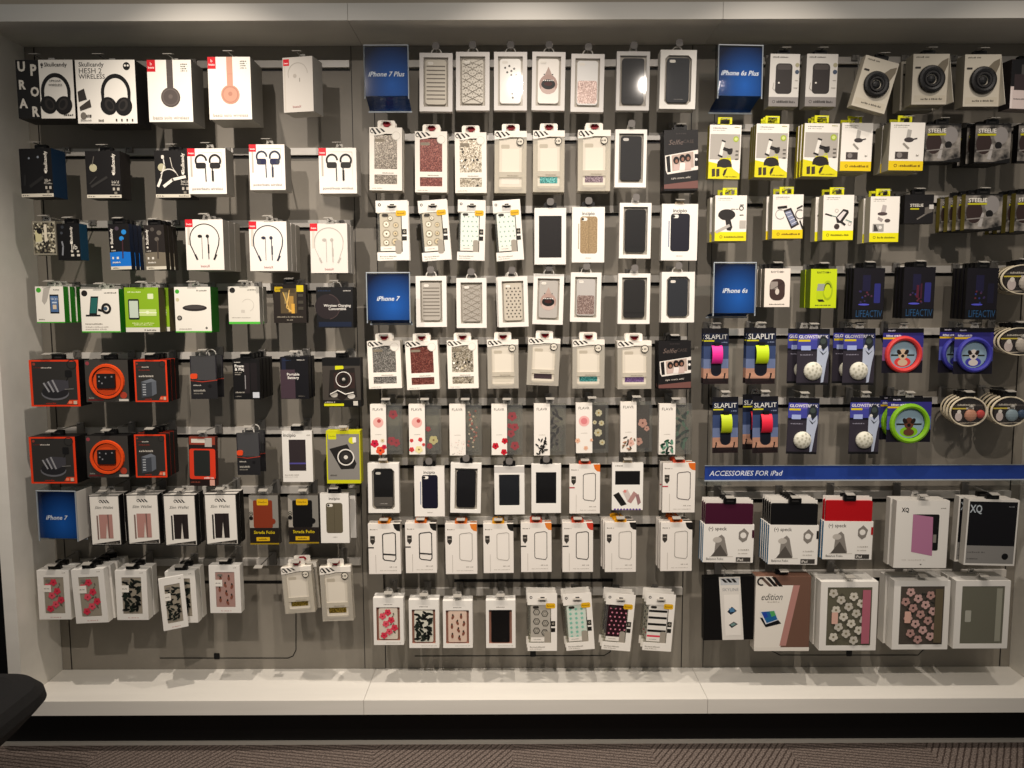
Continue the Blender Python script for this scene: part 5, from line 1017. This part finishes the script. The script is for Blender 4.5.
for x0, y0, x1, y1, t, kk, ds in D:
    B('phone_case_box', K_win, x0, y0, x1, y1, 'fourth row white window box with '+ds, 'box', d=.02, Y=-.16, t=t, win=(.14, .09, .86, .91), **dict(ws, **kk))
B('phone_case_box', K_win, 618, 273.5, 650, 324, 'fourth row white window box with smooth dark grey case', 'box', d=.02, Y=-.16, t=.4, win=(.12, .08, .9, .92), case='2a2827', pat=p_ledge, cam=0, tb='clear', hk='round')
B('phone_case_box', K_win, 661.5, 272, 694.5, 322.5, 'fourth row deeper white box with slate grey case', 'box', d=.04, Y=-.17, win=(.15, .09, .85, .92), case='303338', pat=p_none, cham=1, tb='arch', hk='round')
Er = [(368, 341, 401, 388.5, -1.4, dict(solid=1, case='g_dsilver'), 'silver glitter phone case'), (406, 341, 438.5, 389.5, -2, dict(solid=1, case='g_rose'), 'rose glitter phone case'), (447.5, 340.5, 478, 388.5, -1, dict(solid=1, case='g_pearl', pat=p_gems), 'jewelled pearl phone case'),
      (487.5, 340, 518.5, 388.5, -.4, dict(case='cfc8b8'), 'fully clear phone case'), (527.5, 338.5, 559.5, 385.5, 2.5, dict(case='4a3c40'), 'black glitter strip'), (572.5, 340, 604.5, 388.5, 0, dict(case='g_teal'), 'teal glitter strip'), (617.5, 341, 651.5, 389, -.6, dict(case='g_purple'), 'purple glitter strip')]
for x0, y0, x1, y1, t, kk, ds in Er:
    B('phone_case_box', K_cm, x0, y0, x1, y1, 'lower striped-corner box with '+ds, 'box', d=.028, Y=-.16, t=t, tb='red', n=1, gap=.034, group='lower row striped-corner case boxes', **kk)
B('phone_case_box', K_box, 658.5, 341, 691, 389.5, 'black box with photo of three people in lower row', 'box', d=.03, Y=-.16, t=-.8, tb='black', pr=pr_selfie, front='1a1718', side='141213', n=1, gap=.04)
Fr = [(370.5, 404.5, 402, 454.5, 0, bd_red, q_red, 'two red blossoms'), (409, 404.5, 441, 454.5, 0, bd_red2, q_yel, 'red and yellow blossoms'), (449.5, 404.5, 481.5, 455.5, 0, bd_spk, q_mixed, 'tiny speckled petals'), (491.5, 404.5, 522.5, 455, 0, bd_rose, q_rose, 'deep red roses'),
      (534, 404, 566, 455.5, 0, bd_leafb, q_dark, 'black and white leaves'), (576, 403, 608.5, 453, -.6, bd_daisy, q_daisies, 'white daisies'), (620.5, 402, 652.5, 452, -.6, bd_tan, q_blossom, 'pale pink blossom'), (659, 404, 692, 454.5, 0, bd_green, q_greens, 'green jungle leaves')]
for x0, y0, x1, y1, t, bd, qt, ds in Fr:
    B('phone_case_box', K_flv, x0, y0, x1, y1, 'half clear box with white sleeve and '+ds, 'box', d=.025, Y=-.16, t=t, tb='clear', band=bd, pat=qt, hdx=0, n=0, group='half clear flower case boxes')
B('phone_case_box', K_win, 368, 463.5, 399, 513, 'white window box with black case and cut corners, sixth row', 'box', d=.03, Y=-.16, win=(.13, .1, .86, .93), case='191818', cham=1, pat=p_bklow, tb='cream', camc='c9c5bc')
B('phone_case_box', K_box, 414.5, 466.5, 444.5, 516.5, 'white box picturing a navy case left of middle bay', 'box', d=.02, Y=-.155, tb='black', pr=pr_incnavy('17152c'), front='e6e2db', side='bfbbb3', hk='round')
B('phone_case_box', K_win, 450.5, 463.5, 481, 513, 'slightly tilted white window box with plain black case', 'box', d=.025, Y=-.16, t=1.4, win=(.14, .1, .88, .93), case='17161a', cam=0, tb='black', hk='round')
B('phone_case_box', K_win, 494.5, 466.5, 524.5, 514.5, 'white window box with bluish black wallet case', 'box', d=.025, Y=-.16, t=-.3, win=(.15, .17, .84, .81), case='1f2227', cam=0, cw=.95, ch=1, cr=.02, tb='black', hk='round', pr=lambda f: f.rect(0, .0, 1, .13, 'c5c2bd'))
B('phone_case_box', K_win, 531.5, 464.5, 561, 513, 'white window box with deep black wallet case', 'box', d=.025, Y=-.16, win=(.15, .16, .84, .8), case='0e0d0e', cam=0, cw=1, ch=1, cr=.02, tb='black', hk='round')
def xt_spk(f): f.rect(0, .445, .18, .465, 'c23a4a')
B('phone_case_box', K_inv, 569.5, 464.5, 600, 513.5, 'white outline-drawing box with red mark, sixth row left', 'box', d=.018, Y=-.155, tb='coral', ph='4f4c48', lw=.02, fold='d9772a', bar='b83a4c', sh='3f3c36')
B('phone_case_box', K_box, 612, 463, 643, 510, 'white box with black panel and cases over purple edge', 'box', d=.018, Y=-.155, tb='cream', pr=pr_sample, front='e9e6df', side='c5c1b9')
B('phone_case_box', K_inv, 662.5, 463, 695, 512.5, 'white outline-drawing box with red mark, sixth row right', 'box', d=.018, Y=-.155, tb='coral', ph='4a3f3f', lw=.02, fold='d9772a', bar='b83a4c', sh='3f3c36', n=1, gap=.03, dx=-.004)
Hr = [(368.5, 524, 400.5, 574, dict(ph='2a2826', cross=1, bar='2a2826', tb='amber'), 'thick black outline with crossbar, first'), (405.5, 523.5, 436.5, 573, dict(ph='2a2826', cross=1, bar='2a2826', tb='orange'), 'thick black outline with crossbar, second'),
      (445.5, 524, 477, 574, dict(ph='a9a49c', lw=.02, fold='d9883a', tb='orange'), 'faint grey outline and orange corner'), (483.5, 524, 513.5, 573, dict(ph='b5b0a8', lw=.02, tb='yellow'), 'faint grey outline and yellow tag, fourth'),
      (521, 523, 551.5, 572, dict(ph='55524d', lw=.02, fold='d9883a', bar='2a2826', tb='coral'), 'thin dark outline and orange corner'), (562.5, 523, 593, 572, dict(ph='45423e', lw=.025, fold='c94a38', bar='2a2826', tb='coral', barw=.2), 'dark outline and red corner'),
      (605, 522.5, 636, 572, dict(ph='aaa59d', lw=.02, tb='yellow', n=2, gap=.03, dx=-.004), 'faint grey outline and yellow tag, seventh'), (660.5, 522.5, 692, 571, dict(ph='a5a098', lw=.02, tb='orange', n=2, gap=.03, dx=-.002), 'faint grey outline and orange tag, last')]
for x0, y0, x1, y1, kk, ds in Hr:
    kk = dict(kk); kk.setdefault('n', 1); kk.setdefault('gap', .03)
    B('phone_case_box', K_inv, x0, y0, x1, y1, 'white box with '+ds, 'box', d=.018, Y=-.16, t=-.3, group='white outline-drawing case boxes', **kk)
fk = dict(win=(.1, .2, .88, .90), bg='b58a78', rv='b07f6c', cw=.80, ch=.94, cam=0, cr=.08, pr=pr_frlow, tb='clear')
Ir = [(373.5, 598, 403.5, 645, p_redfl, 'd9cfc0', 'red flower case'), (409, 600, 439, 648, p_palm, 'd8d6c8', 'dark palm leaf case'), (443, 601, 472.5, 648, p_pine, 'dcc5b4', 'pineapple case'), (486, 600.5, 515.5, 648, p_none, '0d0b0b', 'solid black case')]
for x0, y0, x1, y1, pt, c, ds in Ir:
    B('phone_case_box', K_win, x0, y0, x1, y1, 'bottom row white box with bronze framed '+ds, 'box', d=.02, Y=-.155, n=1, gap=.03, pat=pt, case=c, **fk)
Jr = [(527.5, 593.5, 557, 651, 0, p_hex, 'b3aea4', 'grey hexagon print case'), (564.5, 593.5, 593, 650, -4, p_tealfl, 'cfd8cc', 'mint flower print case'), (604, 594, 633, 650.5, 5, p_pinkdots, '33161f', 'maroon dotted case'), (644.5, 594, 673.5, 651, 4, p_bw, 'e2ded6', 'black and white striped case')]
for x0, y0, x1, y1, t, pt, c, ds in Jr:
    B('phone_case_pack', K_card, x0, y0, x1, y1, 'bottom row white card pack with '+ds, 'pack', d=.02, Y=-.155, t=t, tb='hole', n=2, gap=.028, dx=-.002, pat=pt, case=c)
# ------------------------------------------------------------------ RIGHT BAY
for x0, x1, ds in ((769.5, 799, 'left one beside the blue sign'), (806, 837, 'right one of the pair')):
    B('speaker_box', K_box, x0, 54, x1, 106.5, 'grey footed box picturing dark rounded device, '+ds, 'box', d=.05, Y=-.19, t=1, tb='black', pr=pr_radar, front='cfccc6', side='a09c95')
lk = dict(pr=pr_lens, ex=ex_lens, front='c2bcae', side='a8a294', tb='black')
B('coiled_cable_pack', K_box, 858, 58.5, 892.5, 110.5, 'strongly tilted pack with round dark coiled cable', 'pack', d=.035, Y=-.24, t=15, **lk)
B('coiled_cable_pack', K_box, 912.5, 54, 948.5, 104.5, 'upright pack with round dark coiled cable, middle of three', 'pack', d=.05, Y=-.20, n=1, gap=.08, **dict(lk, ex=ex_lens2))
B('coiled_cable_pack', K_box, 964, 54.5, 1000, 106.5, 'upright pack with round dark coiled cable, right of three', 'pack', d=.05, Y=-.20, **dict(lk, ex=ex_lens2))
B('camera_box', K_box, 1009, 60, 1046, 109, 'black and pale box cut off by the right edge, top row', 'box', d=.05, Y=-.20, yaw=8, tb='black', pr=pr_camera, front='cfc2bd', side='b8aca6', left='35302e')
bk = dict(front='e9e5dd', side='b5b09f', tb='loop')
By = [(709, 125, 740.5, 179, 1, 'left one with single mount picture', 0, 0), (755.5, 124, 788, 177.5, 1, 'middle one of the grey photo cartons', 2, 0), (803.5, 123.5, 838.5, 176.5, 1, 'right one of the grey photo cartons', 2, -.002)]
for x0, y0, x1, y1, n_, ds, nn, dx in By:
    B('car_mount_box', K_box, x0, y0, x1, y1, 'white, grey and yellow car mount box, '+ds, 'box', d=.02 if nn else .03, Y=-.19, t=1.2, n=nn, gap=.023, dx=dx, pr=pr_bc(1), **dict(bk, left='b5a832'))
for i, (x0, y0, x1, y1) in enumerate(((841, 123, 872, 171), (889.5, 122.5, 924, 170.5))):
    B('car_mount_box', K_box, x0, y0, x1, y1, 'white box with yellow foot and tall mount picture, %s' % ('left one' if i == 0 else 'right one'), 'box', d=.05, Y=-.195, t=1, n=1, gap=.058, pr=pr_bc(2), **bk)
sk = dict(front='2a2624', side='151312', tb='black', pr=pr_steelie)
B('phone_mount_pack', K_box, 925, 124, 960.5, 162, 'dark steel-photo phone mount pack, left in second row', 'pack', d=.03, Y=-.18, t=-.5, n=1, gap=.036, dx=-.006, **sk)
B('phone_mount_pack', K_box, 975, 124, 1010.5, 163, 'dark steel-photo phone mount pack, second in second row', 'pack', d=.03, Y=-.18, n=2, gap=.036, dx=-.008, **sk)
B('phone_mount_pack', K_box, 1018, 124, 1052, 162, 'dark phone mount pack cut off by the right edge', 'pack', d=.03, Y=-.18, **sk)
Cy = [(715, 195.5, 746.5, 241, 3, 1, -.004, 'round black cup mount picture'), (772.5, 194.5, 803, 238.5, 4, 1, -.004, 'tilted phone in mount picture'), (823, 195, 853.5, 240, 5, 1, -.006, 'phone on handlebar picture'), (870, 196.5, 899, 242, 6, 1, 0, 'grey mount and small photo')]
for x0, y0, x1, y1, q, nn, dx, ds in Cy:
    B('car_mount_box', K_box, x0, y0, x1, y1, 'third row white box with yellow foot and '+ds, 'box', d=.04, Y=-.205, n=nn, gap=.052, dx=dx, pr=pr_bc(q), **bk)
B('phone_mount_pack', K_box, 904.5, 194.5, 933.5, 223.5, 'small black phone mount pack with yellow underlined lettering', 'pack', d=.03, Y=-.17, tb='black', pr=pr_steelsm, front='1d1a1b', side='121011')
B('phone_mount_pack', K_box, 965, 194, 1002, 230, 'steel-photo phone mount pack in front of a row, third row', 'pack', d=.024, Y=-.20, n=3, gap=.03, dx=-.012, **dict(sk, left='8a7f3a'))
B('phone_mount_pack', K_box, 1015, 193, 1050, 232, 'phone mount pack cut off at right edge, third row', 'pack', d=.024, Y=-.20, n=3, gap=.03, dx=-.01, **dict(sk, left='8a7f3a'))
B('fitness_band_box', K_box, 764.5, 268.5, 790, 307, 'white box picturing a brown fitness armband', 'box', d=.035, Y=-.18, n=2, gap=.042, pr=pr_band('', 1), front='e6ddd2', side='8f897c', tb='black')
B('fitness_band_box', K_box, 810.5, 269, 836.5, 308, 'lime yellow box picturing a fitness armband', 'box', d=.045, Y=-.18, n=1, gap=.052, pr=pr_band('', 0), front='c4d41c', side='7f9420', tb='black')
for x0, x1, y0, nn, sd, ds in ((853, 884, 268, 2, 1, 'left of three'), (903, 934.5, 267, 2, 2, 'middle of three'), (966, 997.5, 268, 3, 3, 'right of three')):
    B('charger_pack', K_box, x0, y0, x1, y0+51.5, 'black pack with dim purple photo and blue lettering, '+ds, 'pack', d=.016, Y=-.19, t=.6, n=nn, gap=.021, dx=-.002, pr=pr_life(sd), front='15121a', side='0e0d10', tb='black', group='purple photo charger packs')
tk = dict(front='3d4a70', tb='clear')
B('slap_band_pack', K_blis, 703.5, 328.5, 728.5, 384, 'night runner card with pink slap band', 'pack', d=.002, Y=-.16, t=-.4, n=1, gap=.03, pr=pr_slap, ex=ex_slap('e2399a', 'b02a78'), **tk)
B('slap_band_pack', K_blis, 746, 328, 775.5, 384, 'night runner card with lime slap band, upper one', 'pack', d=.002, Y=-.16, n=1, gap=.03, pr=pr_slap, ex=ex_slap('c0d820', '8f9f18'), **tk)
B('slap_band_pack', K_blis, 712.5, 397, 738, 453, 'night runner card with lime slap band, lower one', 'pack', d=.002, Y=-.16, t=-.8, pr=pr_slap, ex=ex_slap('bccc2a', '8f9a20'), **tk)
B('slap_band_pack', K_blis, 752.5, 396.5, 778, 453, 'night runner card with red slap band', 'pack', d=.002, Y=-.17, t=-1.2, n=1, gap=.07, dx=-.014, pr=pr_slap, ex=ex_slap('dc2f4a', 'a02036'), **tk)
for x0, y0, x1, y1, t, nn, ds in ((797, 329, 829, 385, 0, 1, 'upper left'), (843, 328.5, 874.5, 385, 0, 1, 'upper right'), (787.5, 398, 818, 454, 1.5, 0, 'lower left'), (849.5, 397.5, 879.5, 454, .5, 0, 'lower right')):
    B('light_ball_pack', K_blis, x0, y0, x1, y1, 'sports card with round white ball, '+ds, 'pack', d=.002, Y=-.16, t=t, n=nn, gap=.055, dx=-.014, pr=pr_glow, ex=ex_ball, front='3b3640', tb='clear', group='white ball cards')
for x0, y0, x1, y1, c, dog, nn, dx, ds in ((882.5, 328.5, 923, 373, 'd24a48', 'c9b49a', 0, 0, 'red flying disc'), (954, 328, 993, 374, '4a4aa8', 'cfc8c0', 1, -.025, 'blue flying disc'), (887, 397.5, 931, 442, '86b828', '6a4230', 1, -.006, 'green flying disc')):
    B('flying_disc_pack', K_blis, x0, y0, x1, y1, 'purple card with dog picture and '+ds, 'pack', d=.002, Y=-.165, n=nn, gap=.05, dx=dx, pr=pr_disc('a' if c[0] == 'd' else 'b'), ex=ex_disc(c, dog), front='3d3a86', tb='clear')
for x0, y0, x1, y1, b1, b2, nn, ds in ((1001, 265, 1046, 294, 'b8b0a4', '8f8a84', 2, 'highest of the right edge'), (998, 328, 1042, 355, 'b8b0a4', '8f8a84', 3, 'second down the right edge'), (950, 397.5, 986.5, 426, 'b88a72', 'b84a44', 2, 'with salmon and red bulbs'), (991, 397, 1028, 426, '8a9aa0', '3a4f68', 3, 'with grey and blue bulbs')):
    B('light_bulb_pack', K_tin, x0, y0, x1, y1, 'round clear light pack with cream rims, '+ds, 'pack', d=.03, Y=-.19, n=nn, gap=.043, dx=.014, tb='black', b1=b1, b2=b2)
for x0, y0, x1, y1, c, nn, ds in ((703.5, 503, 754, 562.5, '4a1230', 2, 'plum'), (769, 503, 818.5, 564.5, '0b0a0d', 4, 'black'), (823.5, 500, 873, 559.5, 'b0101c', 1, 'red')):
    B('tablet_case_pack', K_speck, x0, y0, x1, y1, 'white sleeved tablet pack with %s folio' % ds, 'pack', d=.012, Y=-.19, t=.8, n=nn, gap=.0175, dx=-.0015, case=c, tb='black')
B('tablet_case_box', K_box, 895, 501, 948, 568, 'white box picturing a pink tablet folio', 'box', d=.03, Y=-.21, t=.5, n=1, gap=.036, dx=-.004, tb='clear', pr=pr_bqpink, front='e0ddd6', side='c5c1b9')
B('tablet_case_box', K_box, 966, 500, 1017, 565.5, 'white edged black box of a tablet case', 'box', d=.03, Y=-.20, t=1.5, n=1, gap=.036, dx=-.012, tb='black', pr=pr_bqblack, front='dcd9d2', side='c5c1b9')
B('tablet_case_pack', K_box, 703.5, 577, 754, 640, 'black tablet folio with a white vertical paper band', 'pack', d=.03, Y=-.17, t=-1, tb='clear', pr=pr_blackband, front='100e0d', side='0e0d0c')
B('tablet_case_box', K_box, 755, 576.5, 810, 651, 'tablet case box with white slanted panel and rose stripe', 'box', d=.05, Y=-.18, tb='black', pr=pr_edition, front='7a5e50', side='cfc9bf', top='8a6a5a')
tw = dict(win=(.12, .08, .90, .93), cam=0, cw=1, ch=1, cr=.01, tb='clear', side=0)
def strap(c, x0=.78, x1=.96):
    def wr(p):
        def fn(f): p(f); f.rect(x0, .04, x1, .96, c); f.rr(.1, .42, .24, .62, .02, 'd9b3a4' if c != 'a8a798' else 'b9b8ac')
        return fn
    return wr
B('tablet_case_box', K_win, 820, 582, 877, 650.5, 'white window box with cream flower tablet case and pink edge', 'box', d=.045, Y=-.19, n=1, gap=.052, dx=-.002, pat=strap('b5707e')(p_cream), case='6f6c5c', **tw)
B('tablet_case_box', K_win, 893, 581, 949, 649.5, 'white window box with blush flower tablet case', 'box', d=.045, Y=-.19, n=1, gap=.052, dx=-.006, pat=strap('6e6450')(p_blush), case='5d564e', **tw)
B('tablet_case_box', K_win, 954.5, 581, 1009, 648.5, 'white window box with plain grey green tablet case', 'box', d=.045, Y=-.19, n=1, gap=.052, dx=-.002, pat=strap('a8a798', .82, .95)(p_none), case='7b7a6c', **tw)
# ------------------------------------------------------------------ chair in the corner
r = empty('upholstered_chair', (-1.70, -.86, 0)); KIDS[r.name] = []; tagit(r, 'black upholstered chair cut off by the lower left corner', 'chair')
m = MB(); n = 10
def cush(m, x0, x1, y0, y1, z0, z1, rad, col):
    lay = [(z0, .10), (z0+.05, .05), (z0+.09, .015), (z1-.06, 0), (z1-.035, .004), (z1-.012, .02), (z1, .06)]; rings = []
    for z, ins in lay: rings.append([(x, y, z) for x, y in rrpts(x0+ins, x1-ins, y0+ins, y1-ins, rad, 12)])
    for a, b in zip(rings, rings[1:]):
        for i in range(len(a)): j = (i+1) % len(a); m.face([a[i], a[j], b[j], b[i]], col, True)
    m.face(rings[-1], col, True); m.face(rings[0][::-1], col)
NAMED['fabric'] = noise_mat('black_fabric', '0e0d0d', '191817', 300, .85, .3)
cush(m, -.25, .315, -.36, .27, .33, .50, .12, 'fabric'); part('seat', m, r)
m = MB(); m.box(-.33, -.27, -.22, .22, .45, .95, 'fabric'); part('backrest', m, r)
m = MB(); m.box(-.30, .14, -.2, .16, .26, .332, '121111'); part('seat_frame', m, r)
for sx in (-.24, .06):
    for sy in (-.2, .12):
        m = MB(); m.tube([(sx, sy*.9, .35), (sx*1.1, sy*1.05, 0.0)], .014, mat('1a1a1a', .3, .5)); part('leg', m, r)
# ------------------------------------------------------------------ light
def spot(x, y, z, tx, tz, pw, ang=95, col=(1, .80, .58), size=.03):
    l = bpy.data.lights.new('ceiling_spot', 'SPOT'); l.energy = pw; l.spot_size = math.radians(ang); l.spot_blend = 1; l.color = col; l.shadow_soft_size = size
    o = bpy.data.objects.new('ceiling_spot', l); C.objects.link(o); o.location = (x, y, z)
    o.rotation_euler = (Vector((tx, 0, tz))-Vector((x, y, z))).to_track_quat('-Z', 'Y').to_euler()
WC = (1, .89, .79)
for x, p1, p2 in ((-1.0, 135, 166), (.05, 95, 148), (.85, 92, 122), (1.65, 55, 30)):
    spot(x, -.87, 3.12, x, .2, p1, 72, WC, .015)
    spot(x, -2.5, 3.0, x, 1.15, p2, 62, WC, .02)
w = bpy.data.worlds.new('room_glow'); bpy.context.scene.world = w; w.use_nodes = True
w.node_tree.nodes['Background'].inputs[0].default_value = (1, .97, .93, 1); w.node_tree.nodes['Background'].inputs[1].default_value = .20
sc = bpy.context.scene
sc.view_settings.view_transform = 'Standard'; sc.view_settings.look = 'None'; sc.view_settings.gamma = 1; sc.view_settings.use_curve_mapping = False
sc.view_settings.exposure = 0.0
sc.cycles.use_denoising = True
sc.cycles.max_bounces = 6; sc.cycles.transparent_max_bounces = 24; sc.cycles.caustics_reflective = False; sc.cycles.caustics_refractive = False
